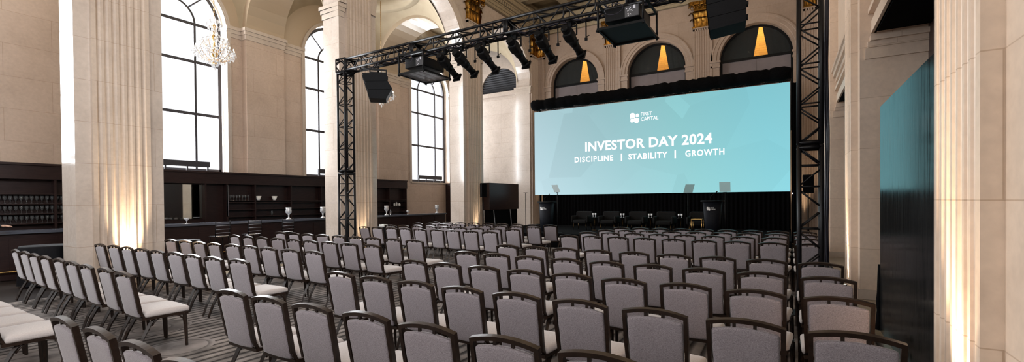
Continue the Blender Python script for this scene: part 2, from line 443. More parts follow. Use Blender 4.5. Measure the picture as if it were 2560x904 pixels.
# louvre slats
lv = thing('louvre_grille', 'dark grey horizontal louvre set in the arch of the aisle end wall', 'vent', (-14.35, 22.7, 7.95))
m_ = MB(); m_.box(-1.32, 1.32, .12, .14, 0, 1.45); m_.build('backing', M['black'], lv)
m_ = MB()
for k in range(11):
    z = .06+k*.125; hw = math.sqrt(max(.02, 1.32**2-(max(0, z-.1))**2))
    m_.cbox((0, 0, z), (2*hw-.02, .02, .13), RX(math.radians(50)))
m_.build('slats', M['louver'], lv)
# sail vaults over the aisle bays
for i, (a, b) in enumerate(bays):
    mb = MB(); mb.smooth = True; cx, cy, hx, hy = -15.225, (a+b)/2, 2.375, (b-a)/2; A = 2.375; n = 24
    R2 = 2*A*A; rr = 1.98
    def zf(u, v):
        r = math.hypot(u, v)
        if r < rr: return SPR+math.sqrt(R2-rr*rr)+.22+.42*math.sqrt(max(0, 1-(r/rr)**2))
        return SPR+math.sqrt(max(0, R2-u*u-v*v))
    idx = [[mb.P((cx+hx*(-1+2*p/n), cy+hy*(-1+2*q/n), zf(A*(-1+2*p/n), A*(-1+2*q/n)))) for q in range(n+1)] for p in range(n+1)]
    for p in range(n):
        for q in range(n): mb.F([idx[p][q], idx[p+1][q], idx[p+1][q+1], idx[p][q+1]])
    z0 = SPR+math.sqrt(R2-rr*rr)
    prof = [(rr+.22, -.12), (rr+.20, -.16), (rr+.13, -.12), (rr+.10, -.16), (rr+.02, -.10), (rr-.02, -.16), (rr-.08, -.1), (rr-.14, .0), (rr-.2, .02), (rr-.22, .2), (rr-.3, .34)]
    mb.lathe([(r, z) for r, z in prof], 48, (cx, cy, z0))
    o = mb.build('ceiling_vault', M['plaster']); o['kind'] = 'structure'
# impost mouldings
im = MB()
def molding(mb, x0, x1, y0, y1, z0, z1, pr=(.05, .09, .14)):
    h = (z1-z0); mb.box(x0-pr[0], x1+pr[0], y0-pr[0], y1+pr[0], z0, z0+h*.42)
    mb.box(x0-pr[1], x1+pr[1], y0-pr[1], y1+pr[1], z0+h*.42, z0+h*.72)
    mb.box(x0-pr[2], x1+pr[2], y0-pr[2], y1+pr[2], z0+h*.72, z1)
for f in FR[:5]:
    molding(im, XLi, XL, f, f+.14, 7.55, 7.95, (.03, .06, .095)); molding(im, XLi, XL-.3, f, f+PL, 7.55, 7.95, (.031, .061, .096))
    molding(im, XO, XO+.3, f, f+PL, 7.78, 8.2, (.03, .06, .10))
molding(im, -12.95, XL, 22.12, 22.14, 7.55, 7.95, (.06, .08, .11))
for c0, c1 in zip([-10]+[c+WH for c in WC], [c-WH for c in WC]+[22.6]):
    molding(im, XO-.2, XO, c0, c1, 7.8, 8.2, (.0, .0, .0)) if False else [im.box(XO, XO+p, c0, c1, z, z2) for p, z, z2 in ((.03, 7.8, 7.95), (.06, 7.95, 8.08), (.09, 8.08, 8.2))]
struct('trim_2', im, M['stonep'])
# archivolts on the hall face + window surrounds
ar = MB()
for (c, hw, *_r) in ops: arch_ring(ar, 'X', XL, .09, c, SPR, hw, hw+.30)
for c in WC:
    arch_ring(ar, 'X', XO, .07, c, SPR, WH, WH+.14)
    for s in (-1, 1):
        y = c+s*(WH+.07); ar.box(XO, XO+.07, y-.07, y+.07, 2.78, SPR)
struct('trim_3', ar, M['stonep'])
# pier plinths
pb = MB()
for f in FR: pb.box(XLi-.05, XL+.02, f-.02, f+PL+.02 if f < 20 else YF, 0, .20)
struct('baseboard_left', pb, M['stonep'])

# windows of the aisle
def window(i, c):
    w = MB(); X = -17.92
    fr = MB()
    # outer frame
    path = [(X, c-1.52, 2.8), (X, c-1.52, SPR)] + [(X, c-1.52*math.cos(PI*k/20), SPR+1.52*math.sin(PI*k/20)) for k in range(1, 20)] + [(X, c+1.52, SPR), (X, c+1.52, 2.8)]
    fr.sweep(path, .12, .10, (1, 0, 0)); fr.box(X-.05, X+.05, c-1.52, c+1.52, 2.78, 2.92)
    for s in (-.72, .72): fr.box(X-.03, X+.03, c+s-.035, c+s+.035, 2.8, SPR)
    for z in (4.84, 6.66, 7.98): fr.box(X-.035, X+.035, c-1.5, c+1.5, z-.05, z+.05)
    arc = [(X, c-.72*math.cos(PI*k/16), SPR+.72*math.sin(PI*k/16)) for k in range(17)]
    fr.sweep(arc, .07, .06, (1, 0, 0))
    for a in (45, 90, 135):
        a = math.radians(a); fr.rod((X, c+.72*math.cos(a), SPR+.72*math.sin(a)), (X, c+1.5*math.cos(a), SPR+1.5*math.sin(a)), .03)
    o = fr.build('window_%d' % i, M['iron']); o['kind'] = 'structure'
    g = MB(); y0, y1 = c-.98, c+1.02
    g.box(-17.72, -17.62, y0, y1, 2.97, 3.16)
    for y in (y0+.05, y0+.65, y0+1.3, y1-.05): g.box(-17.69, -17.65, y-.025, y+.025, 2.78, 2.98)
    g.build('window_guard', M['iron'], o)
    s = MB(); s.box(-17.95, XO+.05, c-WH, c+WH, 2.70, 2.785); s.build('window_sill', M['stonep'], o)
    L = bpy.data.lights.new('daylight', 'AREA'); L.shape = 'RECTANGLE'; L.size = 8.4; L.size_y = 4.2; L.energy = WIN_E*(.42, .48, 1., .62, .42)[i-1]; L.color = (.93, .965, 1)
    lo = bpy.data.objects.new('daylight', L); lo.location = (-18.75, c, 6.2); lo.rotation_euler = (0, -PI/2, 0); C.objects.link(lo)
WIN_E = 3100; ADDED_WIN_E = 1050
for i, c in enumerate(WC): window(i+1, c)

# fluted pilasters -------------------------------------------------------
def leaf(mb, base, up, out, w, h, curl):
    """acanthus-like leaf curling outward"""
    up = Vector(up); out = Vector(out); side = up.cross(out); n = 6; rows = []
    for k in range(n+1):
        t = k/n
        z = h*math.sin(t*PI*.62)/math.sin(PI*.62) if t < .8 else h*(1-(t-.8)*.9)
        o = curl*(t**2.2)
        ww = w*(.75+.5*math.sin(t*PI))*(1-.75*max(0, t-.6)/.4)
        c = Vector(base)+up*z+out*o
        rows.append([mb.P(c-side*ww/2-out*.012), mb.P(c-side*ww/4+out*.008), mb.P(c+out*.022), mb.P(c+side*ww/4+out*.008), mb.P(c+side*ww/2-out*.012)])
    for a, b in zip(rows, rows[1:]):
        for k in range(4): mb.F([a[k], a[k+1], b[k+1], b[k]], True)
def volute(mb, c, out, side, r):
    out = Vector(out); side = Vector(side); pts = []; rr = []
    for k in range(22):
        a = k/21*3.2*PI; q = r*(1-.78*k/21)
        pts.append(Vector(c)+(side*math.cos(a)+Vector((0, 0, 1))*math.sin(a))*q+out*.02*k/21); rr.append(.028*(1-.4*k/21))
    mb.tube(pts, rr, 6)
def pilaster(num, c, face, w, proj, z0=.0, zc=9.66, zt=10.85, cap=True, plinth=True):
    """face: ('X',pos,sign) wall plane with normal sign*axis; c = centre along wall"""
    ax, pos, sg = face
    # local frame: x along wall, y outward, z up
    if ax == 'X': MM = Matrix(((0, sg, 0, pos), (1, 0, 0, c), (0, 0, 1, 0), (0, 0, 0, 1)))
    else: MM = Matrix(((1, 0, 0, c), (0, sg, 0, pos), (0, 0, 1, 0), (0, 0, 0, 1)))
    mb = MB(MM); h = w/2; nf = 7 if w > .6 else 4; mar = .055; pitch = (w-2*mar)/nf; gr = pitch*.34
    prof = [(-h, 0), (-h, proj)]
    for k in range(nf):
        cx = -h+mar+pitch*(k+.5)
        for q in range(7):
            a = PI*q/6; prof.append((cx-gr*math.cos(a), proj-gr*.6*math.sin(a)))
    prof += [(h, proj), (h, 0)]
    zb = z0
    a = [mb.P((x, y, zb)) for x, y in prof]; b = [mb.P((x, y, zc)) for x, y in prof]
    for k in range(len(prof)-1): mb.F([a[k], a[k+1], b[k+1], b[k]])
    if False:
        mb.box(-h-.06, h+.06, 0, proj+.06, z0, z0+.42)
        for zz, pr, hh in ((.42, .05, .10), (.52, .025, .08), (.60, .045, .08), (.68, .015, .07)):
            mb.box(-h-pr, h+pr, 0, proj+pr, z0+zz, z0+zz+hh)
    mb.box(-h, h, 0, proj, zc-.14, zc-.05)
    mb.box(-h-.03, h+.03, 0, proj+.03, zc-.05, zc)
    o = mb.build('trim_%d' % num, (M['fluted'] if pos < 0 else M['litfluted']) if ax == 'X' else M['warmstone']); o['kind'] = 'structure'
    if cap:
        g = MB(MM); H = zt-zc
        g.box(-h+.02, h-.02, 0, proj-.02, zc, zt-.14)
        g.box(-h-.03, h+.03, 0, proj+.04, zc, zc+.06)
        nl = 4
        for row, (nn, zz, hh, cl) in enumerate(((4, .03, .42, .17), (3, .24, .5, .25))):
            for k in range(nn):
                x = -h+w*(k+.5)/nn
                leaf(g, (x, proj-.02, zc+zz), (0, 0, 1), (0, 1, 0), w/nn*.95, hh, cl)
            for s in (-1, 1): leaf(g, (s*(h-.02), proj*.5, zc+zz), (0, 0, 1), (s, 0, 0), .2, hh, cl)
        for s in (-1, 1):
            volute(g, (s*(h+.02), proj+.12, zt-.27), (0, .7, 0), (s, 0, 0), .15)
            volute(g, (s*.12, proj+.06, zt-.25), (0, .7, 0), (-s, 0, 0), .09)
        g.rbox((0, proj+.10, zt-.1), (.2, .1, .2), .05)
        ab = [(-h-.18, 0), (-h-.18, proj+.1), (-h-.10, proj+.2), (-h*.4, proj+.12), (h*.4, proj+.12), (h+.10, proj+.2), (h+.18, proj+.1), (h+.18, 0)]
        g.prism(ab, 'Z', zt-.14, zt)
        g.build('capital', M['gold'], o)
    return o
num = 10
for f in FR[1:5]:
    pilaster(num, f+.25+.49, ('X', XL, 1), .98, .10); num += 1
pilaster(num, 22.56, ('X', XL, 1), .80, .10); num += 1
for c in (-11.84, -7.7, -3.4, .79):
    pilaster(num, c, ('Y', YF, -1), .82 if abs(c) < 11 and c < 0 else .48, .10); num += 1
for y in (4.08, 10.37, 16.8):
    pilaster(num, y, ('X', XR, -1), .96, .10); num += 1

# far wall with three glazed arches
AC = [(-9.86, 1.36), (-5.56, 1.40), (-1.25, 1.44)]
fw = arch_wall('Y', YF, YF+.5, XL, XR+.2, 0, TOP, [(c, hw, 4.6, SPR, 'arch') for c, hw in AC])
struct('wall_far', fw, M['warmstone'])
ar = MB()
for c, hw in AC:
    arch_ring(ar, 'Y', YF, -.10, c, SPR, hw, hw+.36)
    for s in (-1, 1):
        x = c+s*(hw+.17); ar.box(x-.17, x+.17, YF-.06, YF, 4.6, SPR-.3)
        ar.box(x-.20, x+.20, YF-.10, YF, SPR-.30, SPR-.22); ar.box(x-.18, x+.18, YF-.08, YF, SPR-.22, SPR-.08); ar.box(x-.22, x+.22, YF-.13, YF, SPR-.08, SPR)
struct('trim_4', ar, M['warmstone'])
for i, (c, hw) in enumerate(AC):
    fr = MB(); Y = YF+.32
    path = [(c-hw+.04, Y, 4.6), (c-hw+.04, Y, SPR)]+[(c-(hw-.04)*math.cos(PI*k/20), Y, SPR+(hw-.04)*math.sin(PI*k/20)) for k in range(1, 20)]+[(c+hw-.04, Y, SPR), (c+hw-.04, Y, 4.6)]
    fr.sweep(path, .10, .08, (0, 1, 0)); fr.box(c-hw, c+hw, Y-.05, Y+.05, SPR-.06, SPR+.05)
    o = fr.build('window_%d' % (6+i), M['black']); o['kind'] = 'structure'
    g = MB(); pts = [(c-hw*.96*math.cos(PI*k/24), SPR+hw*.96*math.sin(PI*k/24)) for k in range(25)]
    g.prism(pts, 'Y', Y+.0, Y+.012); g.build('pane', M['darkglass'], o)
    g = MB(); g.box(c-hw, c+hw, Y+.0, Y+.03, 4.6, SPR-.06); g.box(c-.02, c+.02, Y-.02, Y, 4.6, SPR-.06); g.build('lower_panel', M['shade'], o)
    # drapes drawn back leaving a triangular gap on the lit room beyond
    cx = c+[.34, .20, .19][i]
    for s in (-1, 1):
        d = MB(); n = 12; cols = []
        for k in range(n+1):
            t = k/n; yy = Y+.35+.035*math.sin(t*n*2.2)
            xt = cx+s*.055+(c+s*hw*1.05-cx-s*.055)*t; xb = cx+s*.33+(c+s*hw*1.05-cx-s*.33)*t
            cols.append([d.P((xb+(xt-xb)*q/6, yy, SPR-.1+(1.62)*q/6)) for q in range(7)])
        for a, b in zip(cols, cols[1:]):
            for q in range(6): d.F([a[q], b[q], b[q+1], a[q+1]], True)
        tag(d.build('window_drape', M['drape']), '%s dark drape half of the %s arched window above the stage' % (('left', 'right')[s > 0], ('left', 'middle', 'right')[i]), 'curtain', 'drapes in the arched windows')
    # the lit room behind
    r = MB(); x0, x1, y0, y1, z0, z1 = c-1.7, c+1.7, Y+.55, Y+1.8, 7.8, 10.2
    r.quad((x0, y1, z0), (x1, y1, z0), (x1, y1, z1), (x0, y1, z1)); r.quad((x0, y0, z0), (x1, y0, z0), (x1, y1, z0), (x0, y1, z0)); r.quad((x0, y0, z1), (x1, y0, z1), (x1, y1, z1), (x0, y1, z1))
    for x in (x0, x1): r.quad((x, y0, z0), (x, y1, z0), (x, y1, z1), (x, y0, z1))
    o = r.build('wall_beyond', M['goldwall']); o['kind'] = 'structure'
    L = bpy.data.lights.new('room_lamp', 'AREA'); L.size = .9; L.energy = 85; L.color = (1, .76, .42)
    lo = bpy.data.objects.new('room_lamp', L); lo.location = (c, Y+.95, 10.1); lo.rotation_euler = (math.radians(35), 0, 0); C.objects.link(lo)
# right wall: piers, lintels, recessed openings
rw = MB()
for f in FR[2:]: rw.box(XR, 1.90, f, f+PL if f < 20 else YF+.5, 0, TOP)
rw.box(XR, 1.9, -10, -1.47, 0, 5.4); rw.box(XR, 1.9, -10, -1.47, 10.2, TOP); rw.box(XR, 1.9, -10, -8.3, 5.4, 10.2); rw.box(XR, 1.9, -3.0, -1.47, 5.4, 10.2)
for a, b in ((4.85, 9.64), (11.14, 16.07), (17.57, 22.1), (-1.47, 3.35)):
    if a < 0: rw.box(1.22, 1.9, a, b, 4.42, 5.4); rw.box(1.22, 1.9, a, b, 10.2, TOP)
    else: rw.box(1.22, 1.9, a, b, 4.42, TOP)
    for x, z, z2 in ((1.18, 4.42, 4.62), (1.14, 4.74, 4.82), (1.16, 5.0, 5.12), (1.10, 5.12, 5.26), (1.06, 5.26, 5.34)): rw.box(x, 1.25, a, b, z, z2)
    for y in (a, b):
        s = .05 if y == a else -.05
for f in FR[3:5]:
    rw.box(1.10, 1.92, f-.03, f, 4.0, 4.18); rw.box(1.16, 1.94, f-.10, f, 4.28, 4.36); rw.box(1.13, 1.92, f-.05, f, 4.18, 4.28)
struct('wall_right', rw, M['litstone'])
sf = MB()  # black sheets under the lintels, standing in for shade on the soffits
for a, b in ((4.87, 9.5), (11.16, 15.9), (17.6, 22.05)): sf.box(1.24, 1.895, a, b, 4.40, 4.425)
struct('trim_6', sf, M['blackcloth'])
rb = MB(); rb.box(1.9, 2.0, -10, YF, 0, 4.42+.3); struct('wall_right_recess', rb, M['darkwood'])
pb = MB()
for f in FR[2:]: pb.box(XR-.03, 1.93, f-.03, f+PL+.03 if f < 20 else YF, 0, .16)
struct('baseboard_right', pb, M['stonep'])
# entablature along the hall walls
def entab(mb, dm, ax, pos, sg, s0, s1):
    for pr, z, z2 in ((.16, 10.85, 10.98), (.20, 10.98, 11.12), (.24, 11.12, 11.18), (.34, 11.34, 11.42), (.46, 11.42, 11.62), (.55, 11.62, 11.70)):
        if ax == 'X': mb.box(min(pos, pos+sg*pr), max(pos, pos+sg*pr), s0, s1, z, z2)
        else: mb.box(s0, s1, min(pos, pos+sg*pr), max(pos, pos+sg*pr), z, z2)
    if ax == 'X': mb.box(min(pos, pos+sg*.2), max(pos, pos+sg*.2), s0, s1, 11.18, 11.34)
    else: mb.box(s0, s1, min(pos, pos+sg*.2), max(pos, pos+sg*.2), 11.18, 11.34)
    s = s0+.1
    while s < s1-.1:
        if ax == 'X': dm.box(min(pos+sg*.2, pos+sg*.31), max(pos+sg*.2, pos+sg*.31), s, s+.11, 11.19, 11.34)
        else: dm.box(s, s+.11, min(pos+sg*.2, pos+sg*.31), max(pos+sg*.2, pos+sg*.31), 11.19, 11.34)
        s += .2
eb = MB(); dm = MB()
entab(eb, dm, 'X', XL, 1, -10, YF); entab(eb, dm, 'Y', YF, -1, XL, XR); entab(eb, dm, 'X', XR, -1, -10, YF)
o = struct('trim_5', eb, M['ceil']); dm.build('dentils', M['ceil'], o)
# coffered ceiling
cl = MB(); cl.box(-18.2, 2.1, -10.2, 24, 12.35, 12.5)
for k in range(7):
    x = XL+.0+k*2.19; cl.box(x-.22, x+.22, -10, YF, 11.9, 12.36); cl.box(x-.30, x+.30, -10, YF, 12.1, 12.2)
for k in range(16):
    y = -9.8+k*2.19; cl.box(XL, XR, y-.22, y+.22, 11.9, 12.36); cl.box(XL, XR, y-.30, y+.30, 12.1, 12.2)
struct('ceiling', cl, M['ceil'])
# back wall of the hall, behind the photographer, with window openings
bw = arch_wall('Y', -9.7, -10.1, -18.1, 2.0, 0, 12.4, [(-10.2, 1.7, 2.6, 8, 'arch'), (-5.5, 1.7, 2.6, 8, 'arch'), (-.9, 1.5, 2.6, 8, 'arch'), (-15.2, 1.5, 2.8, 8, 'arch')])
struct('wall_back', bw, M['stone'])
for x in (-15.2, -10.2, -5.5, -.9):
    L = bpy.data.lights.new('daylight', 'AREA'); L.shape = 'RECTANGLE'; L.size = 3.8; L.size_y = 8.2; L.energy = 110 if x < -12 else 310; L.color = (.93, .97, 1)
    lo = bpy.data.objects.new('daylight', L); lo.location = (x, -10.6, 6.2); lo.rotation_euler = (PI/2, 0, 0); C.objects.link(lo)
for y, wd in ((.94, 4.6), (-5.65, 5.1)):  # windows added high in the unseen right wall to light the hall
    fr = MB()
    for k in range(6): fr.box(1.55, 1.62, y-wd/2+wd*k/5-.04, y-wd/2+wd*k/5+.04, 5.4, 10.2)
    for z in (5.45, 6.9, 8.4, 10.1): fr.box(1.55, 1.62, y-wd/2, y+wd/2, z-.05, z+.05)
    o = fr.build('window_9', M['iron']); o['kind'] = 'structure'
    L = bpy.data.lights.new('daylight', 'AREA'); L.shape = 'RECTANGLE'; L.size = 4.8; L.size_y = wd; L.energy = ADDED_WIN_E; L.color = (.95, .97, 1)  # fill light behind the added window
    lo = bpy.data.objects.new('daylight', L); lo.location = (2.0, y, 7.8); lo.rotation_euler = (0, PI/2, 0); C.objects.link(lo)
# floor
fl = MB(); fl.box(-18.2, 2.1, -10.2, 24, -.2, -.012); struct('floor', fl, M['darkfloor'])
fl = MB(); fl.box(-11.62, .93, -10, 14.9, -.012, 0); struct('floor_carpet', fl, M['carpet'])
fl = MB(); fl.box(.93, 1.9, -10, YF, -.012, -.002); fl.box(-12.2, .93, 14.9, YF, -.012, -.004); struct('floor_stone', fl, M['floorstone'])
fl = MB(); fl.box(-12.12, -11.62, 4.2, 14.9, -.012, -.006); struct('floor_border', fl, M['floorstone'])

# ------------------------------------------------------------------ uplights
def uplight_mesh():
    t = thing('uplight', 'x', 'lamp')
    m = MB(); m.tube([(0, 0, .02), (0, 0, .12)], .048, 14); m.box(-.055, .055, -.055, .055, 0, .02); m.build('housing', M['black'], t)
    m = MB(); m.lathe([(0, .123), (.036, .123)], 14); m.build('lamp', M['uplamp'], t)
    return t
ul0 = None
UL = [((XL+.19), 4.15, 'by the pillar nearest the left edge', 5., (1, 0)), (XL+.19, 10.38, 'behind the left truss tower', .8, (1, 0)), (XL+.19, 16.8, 'by the pillar beside the black cabinet', .6, (1, 0)),
      (-11.5, YF-.40, 'in the far left corner of the hall', .6, (0, -1)), (-7.7, YF-.4, 'behind the left half of the screen', .12, (0, -1)), (-3.4, YF-.4, 'behind the right half of the screen', .12, (0, -1)), (.40, YF-.45, 'in the far right corner of the hall', 1.6, (0, -1)),
      (XR-.165, 3.92, 'by the nearest right hand pillar', 2.0, (-1, 0)), (XR-.16, 10.32, 'beyond the glossy black panel', 2.2, (-1, 0)), (XR-.22, 16.8, 'beside the right wall near the stage', .4, (-1, 0))]
UP_E = 420
for x, y, where, k, nn in UL:
    lab = 'small black uplight shining up the stone, '+where
    if ul0 is None: ul0 = uplight_mesh(); ul0.location = (x, y, 0); ul0['label'] = lab; ul0['group'] = 'uplights at the pillars'
    else: dup(ul0, (x, y, 0), label=lab, group='uplights at the pillars')
    L = bpy.data.lights.new('uplight_beam', 'SPOT'); L.energy = UP_E*k; L.color = (1, .78, .53); L.spot_size = math.radians(48 if where.startswith('by the nearest right') else 40); L.spot_blend = .9; L.shadow_soft_size = .05
    lo = bpy.data.objects.new('uplight_beam', L); lo.location = (x, y, .15)
    lo.rotation_euler = (PI, 0, 0) if False else Vector((-nn[0]*.05, -nn[1]*.05, 1)).to_track_quat('-Z', 'Y').to_euler(); C.objects.link(lo)

# ------------------------------------------------------------------ chairs
def make_chair():
    t = thing('banquet_chair', 'x', 'chair')
    F = M['fabric']; K = M['chairframe']
    # seat cushion
    def dome(q):
        u = q.x/.285; v = q.y/.235
        z = q.z
        if z > 0: z += .022*max(0, 1-u*u*.9)*max(0, 1-v*v*.8)
        k = 1-.07*(.5-q.y/.47)
        return (q.x*k, q.y, z)
    m = MB(); m.rbox((0, .032, .437), (.525, .44, .066), .028, 5, fn=dome); m.build('seat', M['seatfab'], t)
    m = MB()
    m.sweep([(-.215, -.2, .392), (-.255, .22, .392), (.255, .22, .392), (.215, -.2, .392)], .022, .03, (0, 0, 1), closed=True)
    for s in (-1, 1):
        m.tube([(s*.246, .08, .385), (s*.25, .145, .368), (s*.253, .182, .33), (s*.256, .194, .26)], .010, 5)
        m.tube([(s*.22, -.02, .385), (s*.217, -.055, .372), (s*.215, -.09, .34), (s*.215, -.115, .30)], .009, 5)
        # curve where the back joins the seat rail
        m.sweep([(s*.207, -.225, .50), (s*.205, -.208, .44), (s*.209, -.175, .405), (s*.214, -.12, .392)], .026, .026, (1, 0, 0))
    m.build('seat_frame', K, t)
    # back frame: stiles and arched top rail
    zt = .900; yt = -.300; yb = -.222; zb = .47
    def bp(x, z): return (x, yb+(yt-yb)*(z-zb)/(zt-zb), z)
    path = [bp(-.208, zb), bp(-.214, .62), bp(-.216, zt-.016)]
    for k in range(1, 12):
        x = -.216+.432*k/12; path.append(bp(x, zt-.016+.030*(1-(x/.216)**2)))
    path += [bp(.216, zt-.016), bp(.214, .62), bp(.208, zb)]
    m = MB(); Dn = Vector((0, -(zt-zb), -(yb-yt))).normalized(); m.sweep(path, .027, .036, (0, 1, .18)); m.build('back_frame', K, t)
    # pegs holding the cushion
    for x in (-.06, .06): m = MB(); m.box(x-.010, x+.010, -.300, -.286, .84, .905); m.build('peg', K, t)
    # upholstered back
    m = MB(); hw = .197; hh = .216; cz = .630
    def arch(q):
        z = q.z
        if z > 0: z = z + .024*(1-(q.x/hw)**2)*(z/hh)
        if z < 0: z -= .012*(1-(q.x/hw)**2)*(-z/hh)
        y = q.y*(1+.0)
        if y > 0: y += .012*(1-(q.x/hw)**2)*(1-(q.z/hh)**2)
        zz = cz+z
        return (q.x*(1-.02*(q.z < 0)), y+yb+(yt-yb)*(zz-zb)/(zt-zb), zz)
    m.rbox((0, 0, 0), (2*hw, .042, 2*hh), .019, 6, fn=arch); m.build('backrest', F, t)
    for s in (-1, 1):
        m = MB(); m.tube([(s*.250, .195, .395), (s*.256, .205, .2), (s*.258, .212, 0)], [.023, .020, .0155], 4, smooth=False); m.build('leg', K, t)
        m = MB(); m.tube([(s*.196, -.07, .395), (s*.203, -.13, .32), (s*.21, -.2, .18), (s*.216, -.262, 0)], [.021, .021, .019, .015], 4, smooth=False); m.build('leg', K, t)
    return t
ORD = ['', 'first', 'second', 'third', 'fourth', 'fifth', 'sixth', 'seventh', 'eighth', 'ninth', 'tenth']
chair0 = make_chair(); used = [False]
def place_chair(x, y, rz, label, group, wide=1):
    c, s = math.cos(rz), math.sin(rz); d = .30
    loc = (x-s*d, y+c*d, 0)
    if not used[0]:
        chair0.location = loc; chair0.rotation_euler = (0, 0, rz); chair0['label'] = label; chair0['group'] = group; used[0] = True
    else: dup(chair0, loc, rz, label, group).scale = (wide, 1, 1)
def ln(a, b, t): return a+(b-a)*t
Rrows = [(1.10, 1.12, 5, 9), (2.20, 2.22, 2, 9), (3.28, 3.37, 0, 9), (4.38, 4.56, 0, 9), (5.46, 5.71, 0, 9), (6.66, 6.92, 0, 9), (9.28, 9.47, 0, 9), (10.48, 10.62, 0, 9), (11.58, 11.66, 0, 9), (12.66, 12.74, 0, 9)]
Rend = [-4.27]*6+[-4.22, -4.21, -4.12, -4.06]
Lrows = [(1.10, 1.14, 0, 4), (2.20, 2.38, 0, 9), (3.46, 3.55, 0, 9), (4.65, 4.76, 0, 9), (5.82, 6.12, 0, 9), (6.95, 7.27, 0, 9), (9.70, 10.05, 0, 9), (10.82, 11.16, 0, 9), (12.0, 12.5, 0, 9), (13.12, 13.46, 0, 9)]
for r, (ya, yb_, c0, c1) in enumerate(Rrows):
    for k in range(c0, c1):
        x = ln(.33, Rend[r], k/8)+random.uniform(-.002, .002); y = ln(ya, yb_, k/8)+random.uniform(-.015, .015)
        rz = -math.atan2(yb_-ya, .33+4.27)+random.uniform(-.02, .02)
        place_chair(x, y, rz, 'grey banquet chair, right block, %s row from the stage, %s seat from the right wall' % (ORD[10-r], ORD[k+1]), 'banquet chairs in the right hand block')
for r, (ya, yb_, c0, c1) in enumerate(Lrows):
    for k in range(c0, c1):
        x = ln(-6.50, -11.57 if r < 6 else -11.50, k/8)+random.uniform(-.015, .015); y = ln(ya, yb_, k/8)+random.uniform(-.015, .015)
        rz = -math.atan2(yb_-ya, 5.07)+random.uniform(-.03, .03)
        place_chair(x, y, rz, 'grey banquet chair, left block, %s row from the stage, %s seat from the centre aisle' % (ORD[10-r], ORD[k+1]), 'banquet chairs in the left hand block', 1.1)

# ------------------------------------------------------------------ truss
def truss_section(mb, L, a=.33, r=.030, dr=.0125, bay=.3, plates=True):
    """box truss along local z from 0 to L, centred"""
    h = a/2-r
    cs = [(-h, -h), (h, -h), (h, h), (-h, h)]
    for x, y in cs: mb.tube([(x, y, 0), (x, y, L)], r, 8)
    n = max(1, round(L/bay)); b = L/n
    for f in range(4):
        p, q = cs[f], cs[(f+1) % 4]
        for k in range(n):
            A, B = (p, q) if (k+(f > 1)) % 2 == 0 else (q, p)
            mb.tube([(A[0], A[1], k*b+.03), (B[0], B[1], (k+1)*b-.03)], dr, 5)
            if k % 2 == 0 or k == n-1: mb.tube([(p[0], p[1], k*b+.02), (q[0], q[1], k*b+.02)], dr, 5)
    for z in (0, L):
        s = -1 if z == L else 1
        for f in range(4):
            p, q = cs[f], cs[(f+1) % 4]
            mb.box(min(p[0], q[0])-.02, max(p[0], q[0])+.02, min(p[1], q[1])-.02, max(p[1], q[1])+.02, min(z, z+s*.03), max(z, z+s*.03)) if abs(p[0]-q[0])+abs(p[1]-q[1]) < .0 else mb.tube([(p[0], p[1], z+s*.03), (q[0], q[1], z+s*.03)], .032, 4)
YT = 8.0; ZT0, ZT1 = 5.03, 5.35
for (x, lab) in ((-9.80, 'black box truss tower standing in front of the second stone pillar'), (.27, 'black box truss tower standing beside the right wall')):
    t = thing('truss_tower', lab, 'truss', (x, YT, 0), 0, 'truss towers')
    m = MB(); m.box(-.22, .22, -.22, .22, 0, .012); m.build('base_plate', M['truss'], t)
    for z0, z1 in ((.012, 2.46), (2.47, ZT0)):
        m = MB(T((0, 0, z0))); truss_section(m, z1-z0); m.build('truss_section', M['truss'], t)
t = thing('overhead_truss', 'black box truss spanning the hall above the chairs, carrying lights and projectors', 'truss', (-9.8, YT, 5.19))
for x in (0, 10.07):
    m = MB(); a = .16
    for s in (-1, 1):
        for pts in ([(s*a, -a, -a), (s*a, a, -a), (s*a, a, a), (s*a, -a, a)], [(-a, s*a, -a), (a, s*a, -a), (a, s*a, a), (-a, s*a, a)]):
            q = pts+[pts[0]]
            for u, w in zip(q, q[1:]): m.tube([(u[0]+x, u[1], u[2]), (w[0]+x, w[1], w[2])], .024, 4, smooth=False)
            cpt = Vector(pts[0])
            for c_ in range(4):
                p0, p1, p2 = Vector(pts[c_-1]), Vector(pts[c_]), Vector(pts[(c_+1) % 4])
                u = p1+(p0-p1)*.42; w = p1+(p2-p1)*.42
                m.tube([(u.x+x, u.y, u.z), (w.x+x, w.y, w.z)], .018, 4, smooth=False)
    m.build('corner_block', M['truss'], t)
xs = [.17, 2.42, 4.95, 7.45, 9.90]
for a, b in zip(xs, xs[1:]):
    m = MB(T((a, 0, 0)) @ RY(PI/2)); truss_section(m, b-a); m.build('truss_section', M['truss'], t)
cb = MB()
for q in range(4):
    pts = []
    ox = random.uniform(0, .1)
    for k in range(60):
        u = k/59; pts.append((ln(-9.6, .1, u), YT+.09+.05*math.sin(u*40+q*2)+q*.01, 5.09+.03*math.sin(u*63+q)-(.05 if k % 9 == 4 else 0)))
    cb.tube(pts, .012, 5)
tag(cb.build('truss_cables', M['cable']), 'bundle of black cables lying along the overhead truss', 'cable')
cb = MB()
for q in range(5):
    cb.tube([(.466+.009*q+.008*math.sin(k*.7+q*1.7), YT+.20+.02*math.cos(k*.5+q), 5.3-5.25*k/20) for k in range(21)], .014, 6)
tag(cb.build('cable_bundle', M['cable']), 'thick dark cable bundle hanging down the right truss tower', 'cable')

